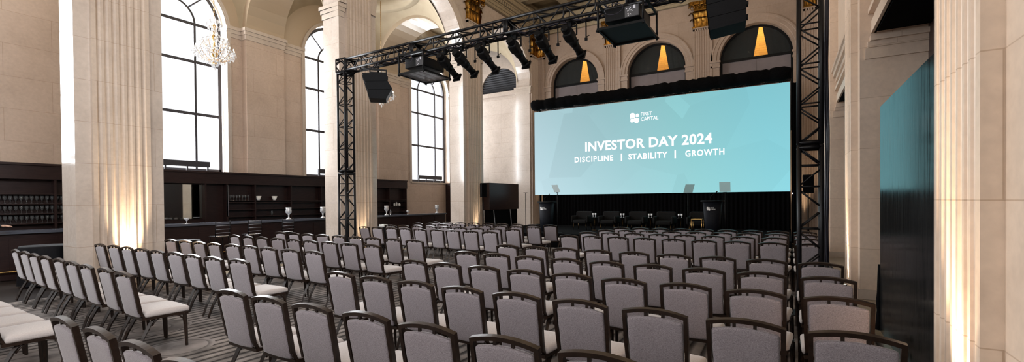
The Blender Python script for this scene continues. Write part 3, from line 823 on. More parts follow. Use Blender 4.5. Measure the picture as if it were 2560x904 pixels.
# profile spotlights
def make_spot():
    t = thing('profile_spotlight', 'x', 'spotlight')
    B = M['black']
    ROT = T((0, 0, -.22)) @ RX(math.radians(-26)) @ Matrix.Scale(.82, 4)
    m = MB(ROT)
    def barrel(y0, y1, r0, r1, n=14): m.tube([(0, y0, 0), (0, y1, 0)], [r0, r1], n)
    m.rbox((0, -.06, 0), (.23, .26, .23), .05, 2); barrel(.04, .22, .118, .105); barrel(.20, .50, .092, .085); barrel(.50, .60, .098, .105)
    m.tube([(0, -.19, 0), (0, -.33, 0)], [.085, .07], 14)
    for k in range(5): m.tube([(0, -.20-.025*k, 0), (0, -.208-.025*k, 0)], [.098, .098], 14)
    for a in range(4): m.cbox((.12*math.cos(a*PI/2), .13, .12*math.sin(a*PI/2)), (.05, .004, .05))
    m.build('body', B, t)
    m = MB(ROT); m.sweep([(-.10, .60, -.10), (.10, .60, -.10), (.10, .60, .10), (-.10, .60, .10)], .02, .04, (0, 1, 0), closed=True); m.build('colour_frame', B, t)
    m = MB(ROT); m.lathe([(0, 0), (.07, 0)], 14); 
    m = MB(ROT @ T((0, .56, 0)) @ RX(-PI/2)); m.lathe([(0, .02), (.05, .01), (.08, 0)], 14); m.build('lens', M['lens'], t)
    m = MB(); m.sweep([(-.13, 0, -.20), (-.13, 0, -.03), (.13, 0, -.03), (.13, 0, -.20)], .03, .006, (0, 1, 0)); m.build('yoke', B, t)
    m = MB(); m.box(-.03, .03, -.03, .03, -.03, .05); m.tube([(-.035, 0, .06), (.035, 0, .06)], .035, 8); m.tube([(0, 0, .0), (.07, 0, .0)], .008, 5); m.build('clamp', B, t)
    m = MB(ROT); m.cbox((.0, -.06, .103), (.06, .07, .004)); m.build('sticker', M['label'], t)
    m = MB(); m.tube([(.05, -.26, -.02), (.16, -.2, .02), (.17, -.06, -.05), (.1, .02, .06), (.02, .05, .1)], .007, 5); m.build('power_cord', B, t)
    return t
sp0 = None
for k, (x, where) in enumerate(((-6.50, 'immediately right of the left projector'), (-6.05, 'second right of the left projector'), (-5.46, 'third right of the left projector'), (-4.70, 'third from the right projector'), (-4.08, 'second from the right projector'), (-3.50, 'nearest the right projector'))):
    lab = 'black profile spotlight hanging under the truss, '+where
    rz = math.radians(random.uniform(-6, 6))
    if sp0 is None: sp0 = make_spot(); sp0.location = (x, YT-.0, ZT0-.06); sp0.rotation_euler = (0, 0, rz); sp0['label'] = lab; sp0['group'] = 'profile spotlights on the truss'
    else: dup(sp0, (x, YT-.0, ZT0-.06), rz, lab, 'profile spotlights on the truss')
    # drop pipe beside each
    p = MB(); p.tube([(0, 0, .06), (0, 0, -.34)], .013, 6); p.cbox((0, 0, -.34), (.05, .03, .05)); p.tube([(0, 0, -.30), (.07, 0, -.28)], .007, 5)
    o = p.build('drop_pipe', M['black']); o.location = (x+.26, YT+.13, ZT0+.02)
    tag(o, 'thin black drop pipe beside the spotlight '+where, 'pipe', 'drop pipes on the truss')

# projectors in cages
def projector(x, y, w, lab, glab):
    t = thing('caged_projector', lab, 'projector', (x, y, 4.55 if x < -5 else 4.58), 0, 'projectors hung from the truss')
    d = .90
    m = MB(); m.rbox((0, 0, .24), (w-.16, d-.2, .22), .02, 2); m.build('body', M['black'], t)
    m = MB()
    m.sweep([(-w/2, -d/2, 0), (w/2, -d/2, 0), (w/2, d/2, 0), (-w/2, d/2, 0)], .04, .04, (0, 0, 1), closed=True)
    m.sweep([(-w/2, -d/2, .42), (w/2, -d/2, .42), (w/2, d/2, .42), (-w/2, d/2, .42)], .035, .035, (0, 0, 1), closed=True)
    for sx in (-1, 1):
        for sy in (-1, 1): m.tube([(sx*w/2, sy*d/2, -.05), (sx*w/2, sy*d/2, .46)], .018, 6); m.tube([(sx*w/2, sy*d/2, -.02), (sx*w/2*1.1, sy*d/2, -.02)], .02, 6)
    m.tube([(0, -d/2, .42), (0, -d/2, .50)], .02, 6); m.tube([(0, d/2, .42), (0, d/2, .50)], .02, 6)
    m.build('cage', M['black'], t)
    m = MB(); n = 4
    for k in range(n): 
        xx = -w/2+w*(k+.5)/n; m.box(xx-w/n*(.38 if x < -5 else .505), xx+w/n*(.38 if x < -5 else .505), -d/2, d/2, -.005, .012)
    m.build('tray_slats', M['grey'] if x < -5 else M['black'], t)
    m = MB(T((.0, d/2-.1, .24)) @ RX(-PI/2)); m.tube([(0, 0, 0), (0, 0, .14)], [.09, .075], 14); m.build('lens', M['lens'], t)
    m = MB(); m.box(.05, w/2-.1, -d/2+.098, -d/2+.1, .15, .33); m.build('connector_panel', M['louver'], t)
    m = MB(); m.box(w/2-.19, w/2-.15, -d/2+.094, -d/2+.097, .27, .33)
    random.seed(3)
    for k in range(14): m.cbox((random.uniform(.08, w/2-.2), -d/2+.095, random.uniform(.17, .31)), (.02, .003, .012))
    m.build('sticker', M['label'], t)
    m = MB(); m.tube([(-.1+.16*math.cos(a/12*2*PI), -d/2-.02, .28+.09*math.sin(a/12*2*PI)) for a in range(13)], .006, 5); m.build('coiled_cord', M['cable'], t)
projector(-7.12, 8.02, .72, 'black projector in a slatted cage under the left half of the truss', 1)
projector(-2.38, 7.92, .76, 'black projector in a cage under the right half of the truss', 2)

# line array speakers
def array(x, y, z, lab, yaw, els, dep, fr):
    t = thing('speaker_array', lab, 'speaker', (x, y, z), yaw, 'speaker arrays hung from the truss')
    m = MB(); x0, x1, z0, z1 = fr
    for yy in (-dep*.5, dep*.5): m.sweep([(x0, yy, z0), (x0, yy, z1), (x1, yy, z1), (x1, yy, z0)], .03, .03, (0, 1, 0))
    m.box((x0+x1)/2-.02, (x0+x1)/2+.02, -dep*.5, dep*.5, z1-.01, z1+.03); m.tube([((x0+x1)/2, 0, z1-.02), ((x0+x1)/2, 0, min(z1+.12, 5.035-z))], .018, 6); m.build('rigging_frame', M['black'], t)
    for e in els:
        m = MB(); m.prism(e, 'Y', -dep, dep)
        for k in (0, 1): m.cbox((e[1][0]+.012, -dep+.06+k*.1, (e[1][1]+e[2][1])/2), (.03, .03, .05))
        c = m.build('speaker_box', M['arraybox'], t)
        g = MB(); (ax_0, az_0), (bx_, bz_) = e[0], e[-1]
        g.prism([(ax_0+.0, az_0-.02), (ax_0-.012, az_0-.02), (bx_-.012, bz_+.02), (bx_, bz_+.02)], 'Y', -dep+.03, dep-.03); g.build('grille', M['blackcloth'], c)
M['arraybox'] = noisy('array_paint', (.0018, .002, .003), (.0035, .004, .0055), 40, .55, spec=.10)
array(-8.50, YT, 4.74, 'black speaker array hanging under the left end of the truss', math.radians(46),
      [[(-.43, 0), (.13, .03), (.15, -.15), (-.375, -.19)], [(-.372, -.196), (.15, -.157), (.25, -.32), (.242, -.345), (-.32, -.375)], [(-.317, -.381), (.238, -.352), (.11, -.58), (-.27, -.58)]], .26, (-.26, .12, -.02, .13))
array(-.83, YT, 4.72, 'large black speaker array hanging under the right end of the truss', math.radians(6),
      [[(-.29, .27), (.28, .30), (.275, .06), (-.28, 0)], [(-.28, -.006), (.275, .054), (.27, -.16), (-.258, -.205)], [(-.258, -.211), (.27, -.166), (.268, -.34), (-.238, -.405)]], .24, (-.24, .24, .24, .315))

# ------------------------------------------------------------------ stage
st = MB(); st.box(-10.9, .08, 14.95, 20.9, 0, .46); o = st.build('stage_platform', M['blackcloth'])
tag(o, 'low black stage platform in front of the projection screen', 'stage')
dk = MB(); dk.box(-10.9, .08, 14.95, 20.9, .46, .50); dk.build('deck', M['blackcloth'], o)
# drapes below and beside the screen
def drape(x0, x1, y, z0, z1, amp=.04, pitch=.16, name='stage_drape', label='', mat='blackcloth'):
    m = MB(); n = max(6, int((x1-x0)/pitch*6)); 
    a = [m.P((x0+(x1-x0)*k/n, y+amp*math.sin(2*PI*(x1-x0)*k/n/pitch)+amp*.4*math.sin(k*.37), z0)) for k in range(n+1)]
    b = [m.P((x0+(x1-x0)*k/n, y+amp*math.sin(2*PI*(x1-x0)*k/n/pitch)+amp*.4*math.sin(k*.37), z1)) for k in range(n+1)]
    a2 = [m.P((m.v[i][0], m.v[i][1]+.012, m.v[i][2])) for i in a]; b2 = [m.P((m.v[i][0], m.v[i][1]+.012, m.v[i][2])) for i in b]
    for k in range(n): m.F([a[k], a[k+1], b[k+1], b[k]], True); m.F([a2[k], b2[k], b2[k+1], a2[k+1]], True)
    return tag(m.build(name, M[mat]), label, 'curtain')
drape(-10.35, .07, 20.14, .50, 2.0, label='wide black pleated drape hanging below the projection screen')
drape(.10, .27, 20.12, .01, 6.0, .05, .1, label='narrow dark drape closing the right side of the projection screen')
# screen
t = thing('projection_screen', 'wide projection screen showing a teal INVESTOR DAY 2024 slide', 'screen', (-5.33, 20.0, 0))
m = MB(); m.box(-5.39, 5.39, .012, .05, 1.97, 6.02); m.build('screen_frame', M['black'], t)
m = MB(); m.quad((-5.37, 0, 1.985), (5.39, 0, 1.955), (5.39, 0, 6.02), (-5.37, 0, 6.02)); m.box(-5.37, 5.39, .001, .012, 1.96, 6.02); sl = m.build('slide', M['slide'], t)
def text(body, x0, x1, z0, h, parent, y, mat, off=.0, name='lettering', space=1.0):
    cu = bpy.data.curves.new(name, 'FONT'); cu.body = body; cu.size = 1; cu.offset = off; cu.extrude = 0.002; cu.space_character = space; cu.resolution_u = 3
    o = bpy.data.objects.new(name, cu); C.objects.link(o)
    bpy.context.view_layer.update()
    dg = bpy.context.evaluated_depsgraph_get()
    me = bpy.data.meshes.new_from_object(o.evaluated_get(dg)); bpy.data.objects.remove(o)
    xs_ = [v.co.x for v in me.vertices]; ys_ = [v.co.y for v in me.vertices]
    sx = (x1-x0)/(max(xs_)-min(xs_)); sy = h/(max(ys_)-min(ys_)); mx, my = min(xs_), min(ys_)
    for v in me.vertices: v.co = Vector((x0+(v.co.x-mx)*sx, y-v.co.z*.5, z0+(v.co.y-my)*sy))
    me.materials.clear(); me.materials.append(mat); me.name = name
    o = bpy.data.objects.new(name, me); C.objects.link(o); o.parent = parent; return o
TW = M['textwhite']; ox = 5.33
def tx(b, a0, a1, z0, h, **k): text(b, a0+ox, a1+ox, z0, h, t, -.006, TW, **k)
tx('INVESTOR DAY 2024', -8.05, -2.61, 3.93, .44, off=.027, space=1.05)
tx('DISCIPLINE', -8.58, -6.72, 3.45, .255, off=.026, space=1.16)
tx('|', -6.37, -6.31, 3.41, .33, off=.01)
tx('STABILITY', -6.03, -4.36, 3.45, .26, off=.026, space=1.16)
tx('|', -4.08, -4.02, 3.41, .33, off=.01)
tx('GROWTH', -3.65, -2.17, 3.45, .26, off=.026, space=1.16)
tx('FIRST', -5.47, -5.00, 5.32, .15, off=.005)
tx('CAPITAL', -5.47, -4.73, 5.10, .155, off=.005)
def logo(parent, x, z, s, y, mat):
    """four rounded blocks of unequal size"""
    m = MB()
    def blk(cx, cz, w, h, r):
        pts = []
        for (sx, sz, rr) in r:
            ccx = cx+sx*(w/2-rr); ccz = cz+sz*(h/2-rr); a0 = math.atan2(sz, sx)-PI/4
            for k in range(6):
                a = a0+k/5*PI/2; pts.append((ccx+rr*math.cos(a), ccz+rr*math.sin(a)))
        m.prism([(x+p[0]*s, z+p[1]*s) for p in pts], 'Y', y, y+.003)
    def R(tr, tl, bl, br_): return ((1, 1, tr), (-1, 1, tl), (-1, -1, bl), (1, -1, br_))
    blk(-.20, .17, .52, .56, R(.2, .2, .06, .06)); blk(.32, .17, .32, .34, R(.12, .12, .05, .05))
    blk(-.22, -.34, .38, .36, R(.05, .05, .12, .12)); blk(.24, -.36, .50, .52, R(.06, .06, .2, .2))
    return m.build('logo', mat, parent)
logo(t, -5.76+ox, 5.29, .42, -.008, TW)
# black border cloth above the screen
m = MB(); pts = []; rr = []
for k in range(90):
    u = k/89; pts.append((ln(-10.78, .12, u), 19.86+.03*math.sin(k*1.3), 6.32+.012*math.sin(k*2.1))); rr.append((.245+.02*math.sin(k*.9)+.015*math.sin(k*2.7))*(.75 if k in (0, 89) else 1))
m.tube(pts, rr, 10); tag(m.build('header_drape', M['blackcloth']), 'long rolled black drape bound along the top of the projection screen', 'curtain')
m = MB(T((-10.8, 20.35, 6.3)) @ RY(PI/2)); truss_section(m, 10.9, .3, .024); tag(m.build('screen_truss', M['truss']), 'black truss holding the projection screen from behind', 'truss')
for x, lab in ((-10.6, 'left'), (-.25, 'right')):
    m = MB(); m.tube([(x, 20.4, .5), (x, 20.4, 6.2)], .05, 8); m.box(x-.2, x+.2, 20.25, 20.6, .5, .52)
    tag(m.build('screen_post', M['truss']), 'black post carrying the %s end of the screen truss' % lab, 'post')
# lecterns
def lectern(x, y, lab, rz=0):
    t = thing('lectern', lab, 'lectern', (x, y, .50), rz, 'lecterns on the stage')
    m = MB(); n = 14
    rings = []
    for z, w, d in ((.04, .20, .20), (.5, .225, .21), (1.12, .275, .23)):
        ring = [m.P((w*math.sin(a)*1.0, -d*math.cos(a)*.75, z)) for a in [(-PI/2+PI*k/n) for k in range(n+1)]]+[m.P((w, d*.9, z)), m.P((-w, d*.9, z))]
        rings.append(ring)
    for a, b in zip(rings, rings[1:]):
        for k in range(len(a)): m.F([a[k], a[(k+1) % len(a)], b[(k+1) % len(a)], b[k]], True)
    m.F(rings[0][::-1]); m.F(rings[-1]); m.build('body', M['lectern'], t)
    m = MB(); m.prism([(.34*math.sin(a), -.24*math.cos(a)) for a in [(-PI/2+PI*k/n) for k in range(n+1)]]+[(.34, .26), (-.34, .26)], 'Z', 1.12, 1.155); m.build('top', M['black'], t)
    m = MB(); m.box(-.26, .26, -.24, .24, 0, .04); m.build('base', M['black'], t)
    m = MB(); pts = [(-.05, .0, 1.155), (-.05, .0, 1.26), (.02, .03, 1.34), (.12, .05, 1.41)]; m.tube(pts, .006, 5); m.tube([(.11, .05, 1.40), (.15, .055, 1.435)], .014, 8); m.build('microphone', M['black'], t)
    lg = logo(t, -.085, .90, .105, -.181, M['logowhite'])
    text('FIRST', -.015, .075, .905, .033, t, -.181, M['logowhite'], name='lettering'); text('CAPITAL', -.015, .125, .86, .033, t, -.181, M['logowhite'], name='lettering')
    return t
M['lectern'] = noisy('lectern_dark', (.0045, .005, .008), (.008, .009, .013), 20, .6, spec=.12)
lectern(-2.04, 15.5, 'dark lectern with white logo on the right of the stage, below the screen')
lectern(-7.85, 15.5, 'dark lectern with white logo at the left end of the stage')
# teleprompter glasses on stands
def prompter(x, y, zt, rz, tilt, lab):
    t = thing('teleprompter_stand', lab, 'teleprompter', (x, y, .50), rz, 'teleprompters on the stage')
    m = MB(); m.tube([(0, 0, .02), (0, 0, zt-.5)], .012, 6); m.lathe([(0, .03), (.16, .02), (.16, 0)], 14); m.tube([(-.05, 0, zt-.5), (.05, 0, zt-.5)], .012, 6); m.build('pole', M['black'], t)
    m = MB(T((0, 0, zt-.5+.015)) @ RX(tilt)); m.box(-.15, .15, -.003, .003, 0, .30); m.build('glass', M['promptglass'], t)
M['promptglass'] = plain('tinted_glass', (.55, .58, .55), .1, 0, .5, Alpha=.5)
prompter(-7.26, 15.3, 1.98, math.radians(-20), .5, 'clear teleprompter glass on a thin pole beside the left lectern')
prompter(-2.72, 15.3, 1.88, math.radians(38), .5, 'clear teleprompter glass on a thin pole left of the right lectern')
prompter(-1.62, 15.02, 1.89, math.radians(0), .2, 'clear teleprompter glass on a thin pole right of the right lectern')
# armchairs with side tables
def armchair():
    t = thing('armchair', 'x', 'armchair')
    B = M['armfab']
    m = MB(); m.rbox((0, 0, .33), (.57, .60, .16), .05, 3); m.build('seat', B, t)
    m = MB(); m.rbox((0, .29, .52), (.70, .14, .44), .06, 3, fn=lambda q: (q.x, q.y+.05*(q.z+.2)-.25*(abs(q.x)/.4)**3*.3, q.z)); m.build('backrest', B, t)
    for s in (-1, 1):
        m = MB(); m.rbox((s*.325, .0, .43), (.09, .62, .28), .045, 3); m.build('arm', B, t)
        for y in (-.24, .26): m = MB(); m.tube([(s*.26, y, .26), (s*.29, y*1.08, 0)], [.02, .013], 8); m.build('leg', M['darkbrass'], t)
    return t
M['armfab'] = noisy('dark_upholstery', (.004, .004, .004), (.007, .0065, .006), 20, .8, spec=.15)
M['darkbrass'] = plain('dark_brass', (.05, .03, .012), .4, 1)
ax_ = [(-7.2, 'beside the left lectern'), (-6.05, 'second from the left lectern'), (-4.98, 'in the middle of the row of five'), (-3.93, 'second from the right lectern'), (-2.75, 'behind the right lectern')]
am0 = None
for x, w in ax_:
    lab = 'dark low armchair on the stage, '+w; rz = 0.0
    if am0 is None: am0 = armchair(); am0.location = (x, 17.5, .5); am0.rotation_euler = (0, 0, rz); am0['label'] = lab; am0['group'] = 'armchairs on the stage'
    else: dup(am0, (x, 17.5, .5), rz, lab, 'armchairs on the stage')
def sidetable(x, y, lab):
    t = thing('side_table', lab, 'table', (x, y, .5), 0, 'side tables on the stage')
    m = MB(); m.lathe([(0, .52), (.12, .52), (.12, .50), (0, .50)], 20); m.build('top', M['black'], t)
    m = MB(); m.tube([(0, 0, .02), (0, 0, .5)], .014, 8); m.lathe([(0, .02), (.11, .015), (.11, 0)], 16); m.build('pedestal', M['darkbrass'], t)
wg0 = None
for x, w in ((-6.62, 'left of the second armchair'), (-5.48, 'left of the middle armchair'), (-4.42, 'right of the middle armchair'), (-3.35, 'right of the fourth armchair')):
    sidetable(x, 17.4, 'small round side table on the stage, '+w)
    for dx in (-.05, .05):
        lab = 'clear water glass on the side table %s, %s of its pair' % (w, 'left' if dx < 0 else 'right')
        if wg0 is None:
            m = MB(); m.lathe([(0, 0), (.028, .0), (.008, .012), (.008, .05), (.032, .09), (.034, .15), (.031, .15), (.028, .09), (0, .06)], 12); wg0 = m.build('water_glass', M['glassbright']) if 'glassbright' in M else m.build('water_glass', M['silver'])
            wg0.location = (x+dx, 17.36, 1.02); tag(wg0, lab, 'glass', 'water glasses on the stage')
        else:
            c = wg0.copy(); C.objects.link(c); c.location = (x+dx, 17.36, 1.02); c['label'] = lab
# gold framed chair
t = thing('gold_frame_stool', 'gold metal framed stool beside the right lectern', 'stool', (-2.70, 16.9, .5))
m = MB(); m.rbox((0, 0, .47), (.30, .34, .05), .02, 2); m.build('seat', M['armfab'], t)
m = MB(); m.sweep([(-.17, -.18, .505), (.17, -.18, .505), (.17, .18, .505), (-.17, .18, .505)], .018, .018, (0, 0, 1), closed=True); m.build('frame', M['brass'], t)
for sx in (-1, 1):
    for sy in (-1, 1): m = MB(); m.tube([(sx*.17, sy*.18, .5), (sx*.17, sy*.18, 0)], .009, 6); m.build('leg', M['brass'], t)
# floor monitor + small items at the left of the stage
t = thing('stage_monitor', 'small dark speaker box standing on the floor left of the stage', 'speaker', (-6.55, 14.4, 0))
m = MB(); m.prism([(-.2, 0), (.2, 0), (.2, .36), (-.05, .42), (-.2, .2)], 'X', -.16, .16); m.build('body', M['lectern'], t)
m = MB(); m.box(-.14, .14, -.206, -.2, .02, .18); m.build('grille', M['black'], t)
# wedge steps, stands and speakers beside the stage
def pole_speaker(x, y, z0, zc, rz, w, h, lab):
    t = thing('speaker_on_stand', lab, 'speaker', (x, y, z0), rz, 'speakers on stands')
    m = MB(); m.rbox((0, 0, zc-z0), (w, .26, h), .03, 2, fn=lambda q: (q.x*(1-.25*(q.y > 0)), q.y, q.z)); m.build('cabinet', M['black'], t)
    m = MB(); m.box(-w/2+.02, w/2-.02, -.136, -.128, zc-z0-h/2+.03, zc-z0+h/2-.03); m.build('grille', M['blackcloth'], t)
    m = MB(); m.tube([(0, 0, .35), (0, 0, zc-z0-h/2+.02)], .018, 8); m.build('pole', M['black'], t)
    for a in (0, 2.1, 4.2): m = MB(); m.tube([(0, 0, .6), (.33*math.cos(a), .33*math.sin(a), 0)], .012, 6); m.build('leg', M['black'], t)
pole_speaker(-11.52, 16.68, 0, 2.17, math.radians(60), .26, .62, 'small black speaker on a stand beside the left black cabinet')
pole_speaker(.60, 19.4, .0, 2.20, 0, .34, .66, 'black speaker on a tripod seen through the right truss tower')
t = thing('pole_stand', 'thin black pole stand with a short crossbar left of the stage', 'stand', (-10.12, 18.0, .50))
m = MB(); m.tube([(0, 0, .02), (0, 0, 1.55)], .011, 6); m.tube([(-.10, 0, 1.55), (.10, 0, 1.55)], .01, 6); m.build('pole', M['black'], t)
m = MB(); m.lathe([(0, .03), (.15, .02), (.15, 0)], 14); m.build('base', M['black'], t)
# black cabinet
t = thing('equipment_cabinet', 'large black flat cabinet raised on a stand in front of the third pillar', 'cabinet', (-11.66, 18.6, 0))
m = MB(); m.rbox((-.10, 0, 1.90), (.36, 2.62, 1.24), .02, 2); m.build('case', M['casefin'] if 'casefin' in M else M['darkwood'], t)
m = MB(); m.box(-.26, .02, -1.25, 1.25, 0, 1.28); m.build('base', M['blackcloth'], t)
for y in (-1.0, .45): m = MB(); m.tube([(.10, y-.02, 1.28), (.16, y+.10, 0)], .022, 8); m.build('leg', M['grey'], t)
m = MB()
m.tube([(.61-.57, 0, 0), (.04, 0, 0)], .001, 4)
# indicator
m = MB(); m.lathe([(0, .02), (.015, .015), (.02, 0), (.015, -.015), (0, -.02)], 8); o = m.build('indicator_lamp', M['led']); o.location = (.13, 20.05, 1.88); tag(o, 'tiny violet indicator lamp at the lower right corner of the screen', 'lamp')

# ------------------------------------------------------------------ glossy panel on the right
t = thing('partition_panel', 'tall glossy black wood partition panel standing along the right wall', 'panel', (1.0, 4.90, 0))
for k in range(3):
    m = MB(); y0 = k*.843; m.box(0, .05, y0+.002, y0+.841, .0, 2.85); m.build('panel_leaf', M['panel'], t)
m = MB(); m.sweep([(-.0, 2.58+.02*math.sin(k), .02+1.0*k/6) for k in range(7)], .05, .14, (1, 0, 0))
o = MB(T((1.01, 7.49, 0)));
pts = [(0, .02*math.sin(k*1.1), .0+.12*k) for k in range(8)]; o.tube(pts, [.055, .045, .035, .045, .038, .034, .028, .022], 8); tag(o.build('cloth_roll', M['blackcloth']), 'black rolled cloth standing against the end of the glossy panel', 'cloth')

# ------------------------------------------------------------------ bar in the aisle
t = thing('bar_counter', 'long dark wooden bar counter running behind the stone pillars', 'counter', (-15.0, 2.0, 0))
m = MB(); m.box(-.66, -.06, 0, 16.4, 0, 1.04)
for k in range(17): m.box(-.06, -.045, k*.97+.05, k*.97+.85, .16, .94)
m.build('body', M['darkwood'], t)
m = MB(); m.box(-.72, .03, -.02, 16.42, 1.04, 1.10); m.build('bar_top', M['bartop'] if 'bartop' in M else M['black'], t)
m = MB(); m.box(.0, .03, 0, 16.4, 1.055, 1.085); 
m = MB(); m.tube([(.08, 0, .2), (.08, 16.3, .2)], .02, 8); m.build('foot_rail', M['brass'], t)
# back bar
t = thing('back_bar_cabinet', 'dark wood back bar with open shelves and mirror under the tall windows', 'cabinet', (-17.55, 2.0, 0))
m = MB()
m.box(.02, .55, 0, 15.7, 2.37, 2.77); m.box(0, .6, 0, 15.7, 2.73, 2.79); m.build('frieze', M['darkwood'], t)
m = MB(); m.box(.27, .30, 0, 15.7, 1.0, 2.4); m.build('back_panel', M['darkwood'], t)
m = MB(); m.box(.0, .62, 0, 15.7, 0, .95); m.box(0, .66, -.02, 15.72, .95, 1.0); m.build('base_cabinet', M['darkwood'], t)
for y in (0, 2.3, 4.75, 6.05, 6.75, 7.75, 9.2, 10.6, 12.0, 13.3, 14.5, 15.66): m = MB(); m.box(.30, .53, y-.025, y+.025, 1.0, 2.37); m.build('divider', M['darkwood'], t)
for y0, y1 in ((.03, 4.7), (6.78, 15.63)):
    for z in (1.20, 1.46, 1.72, 1.98 if y0 < 1 else 1.78): m = MB(); m.box(.30, .52, y0, y1, z-.012, z+.012); m.build('shelf', M['darkwood'], t)
m = MB(); m.box(.30, .34, 4.8, 6.02, 1.18, 2.33); m.build('mirror_panel', M['mirror'], t)
m = MB(); m.box(.5, .53, 6.73, 6.78, 1.22, 2.33); m.build('light_edge_strip', M['label'], t)
m = MB(); m.box(-17.58, -17.0, 17.95, 18.05, 0, 2.7); m.box(-17.56, -17.5, 18.05, 21.9, 0, 1.0); 
o = MB(); o.box(-17.58, -17.15, 21.55, 22.05, 0, 2.75); tag(o.build('tall_cupboard', M['darkwood']), 'tall narrow dark wood cupboard at the far end of the aisle', 'cupboard')
# glasses on the shelves
def glass_mesh():
    m = MB(); m.lathe([(0, 0), (.034, 0), (.034, .006), (.007, .012), (.007, .075), (.03, .105), (.041, .15), (.036, .20), (.034, .20), (.038, .15), (.027, .108), (0, .085)], 12)
    return m.build('wine_glass', M['glass'])
g0 = None
def gl(x, y, z, lab, group):
    global g0
    if g0 is None: g0 = glass_mesh(); g0['category'] = 'glass'; c = g0
    else: c = g0.copy(); C.objects.link(c)
    c.location = (x, y, z); c['label'] = lab; c['group'] = group
SH = [(1.212, 'lower'), (1.472, 'middle'), (1.732, 'upper')]
for z, sn in SH:
    for k in range(14):
        gl(-17.13, 3.18+k*.098, z, 'clear wine glass, %s shelf behind the bar, %s from the left edge' % (sn, (ORD+['eleventh', 'twelfth', 'thirteenth', 'fourteenth'])[k+1]), 'wine glasses on the back bar shelves')
for k in range(7): gl(-17.13, 8.92+k*.105, 1.792, 'clear wine glass, %s on the shelf right of the mirror' % ORD[k+1], 'wine glasses right of the mirror')
for k, y in enumerate((9.92, 10.55)):
    m = MB(); m.lathe([(0, 0), (.05, 0), (.06, .02), (.105, .16), (.098, .16), (.045, .03), (0, .02)], 16); o = m.build('white_bowl', M['white']); o.location = (-17.12, y, 1.792)
    tag(o, 'white flared bowl on the back bar shelf, %s of the two' % ('left', 'right')[k], 'bowl', 'white bowls on the back bar')
for k, (y, z, r, h) in enumerate(((10.45, 1.21, .035, .22), (16.9, 1.472, .045, .17), (17.05, 1.472, .05, .21), (17.25, 1.472, .06, .15))):
    m = MB(); m.lathe([(0, 0), (r, 0), (r, h*.7), (r*.6, h*.85), (r*.5, h), (0, h)], 12)
    o = m.build('white_jug' if k else 'small_bottle', M['white'] if k else M['glass']); o.location = (-17.13, y, z)
    tag(o, ('small clear bottle on the low shelf under the white bowls', 'white jug on the far back bar shelf, left of three', 'tallest white jug on the far back bar shelf', 'short white jug on the far back bar shelf, right of three')[k], 'bottle' if k == 0 else 'jug')
# goblet shaped hurricane vases on the bar
v0 = None
for y, w in ((9.90, 'beside the third bar stool'), (11.30, 'half hidden by the second pillar'), (14.54, 'just right of the second pillar'), (17.94, 'just left of the third pillar'), (2.3, 'near the person at the left edge')):
    lab = 'silver mercury glass goblet vase on the bar, '+w
    if v0 is None:
        v0 = thing('goblet_vase', lab, 'vase', (-15.22, y, 1.10), 0, 'silver goblet vases along the bar')
        m = MB(); m.lathe([(0, .185), (.05, .19), (.095, .23), (.10, .31), (.088, .36), (.098, .42), (.093, .42), (.082, .36), (.092, .30), (.05, .2), (0, .195)], 20); m.build('bowl', M['silver'], v0)
        m = MB(); m.lathe([(0, 0), (.095, 0), (.09, .02), (.03, .06), (.02, .10), (.032, .125), (.02, .15), (.045, .185), (0, .186)], 20); m.build('stem', M['silver'], v0)
    else: dup(v0, (-15.22, y, 1.10), 0, lab, 'silver goblet vases along the bar')
for y, w in ((6.66, 'between the first pillar and the bar stools'), (15.85, 'between the two far goblet vases')):
    m = MB(); m.lathe([(0, 0), (.05, 0), (.045, .01), (.008, .02), (.008, .08), (.05, .12), (.07, .17), (.066, .17), (.04, .125), (0, .10)], 14); o = m.build('bar_glass', M['silver']); o.location = (-15.2, y, 1.10)
    tag(o, 'small clear stemmed glass on the bar, '+w, 'glass', 'small glasses on the bar')
m = MB(); m.lathe([(0, 0), (.04, 0), (.04, .16), (.015, .2), (.015, .24), (0, .24)], 12); o = m.build('water_bottle', M['glass']); o.location = (-15.15, 14.72, 1.10); tag(o, 'clear bottle standing right beside a silver goblet vase on the bar', 'bottle')
# bar stools
s0 = None
for y, w in ((7.20, 'nearest the first pillar'), (8.15, 'in the middle of the three'), (9.26, 'nearest the second pillar')):
    lab = 'dark slat backed bar stool at the bar, '+w
    if s0 is None:
        s0 = thing('bar_stool', lab, 'stool', (-14.45, y, 0), 0, 'bar stools at the bar')
        m = MB(); m.rbox((-.05, 0, .71), (.38, .40, .05), .02, 2); m.build('seat', M['stoolseat'] if 'stoolseat' in M else M['chrome'], s0)
        m = MB()
        for k in range(4): m.tube([(.17+.02*k/3, -.2, .82+.105*k), (.20+.02*k/3, 0, .825+.105*k), (.17+.02*k/3, .2, .82+.105*k)], .011, 6)
        m.build('backrest', M['grey'], s0)
        m = MB()
        for s in (-1, 1): m.tube([(.15, s*.2, .70), (.19, s*.2, 1.17)], .013, 6)
        m.tube([(.155, -.2, .71), (.155, .2, .71)], .012, 6); m.build('stool_frame', M['black'], s0)
        for sx, sy in ((-1, -1), (-1, 1), (1, -1), (1, 1)): m = MB(); m.tube([(sx*.17-.03, sy*.17, .69), (sx*.22-.03, sy*.21, 0)], .014, 6); m.build('leg', M['black'], s0)
    else: dup(s0, (-14.45, y, 0), 0, lab, 'bar stools at the bar')
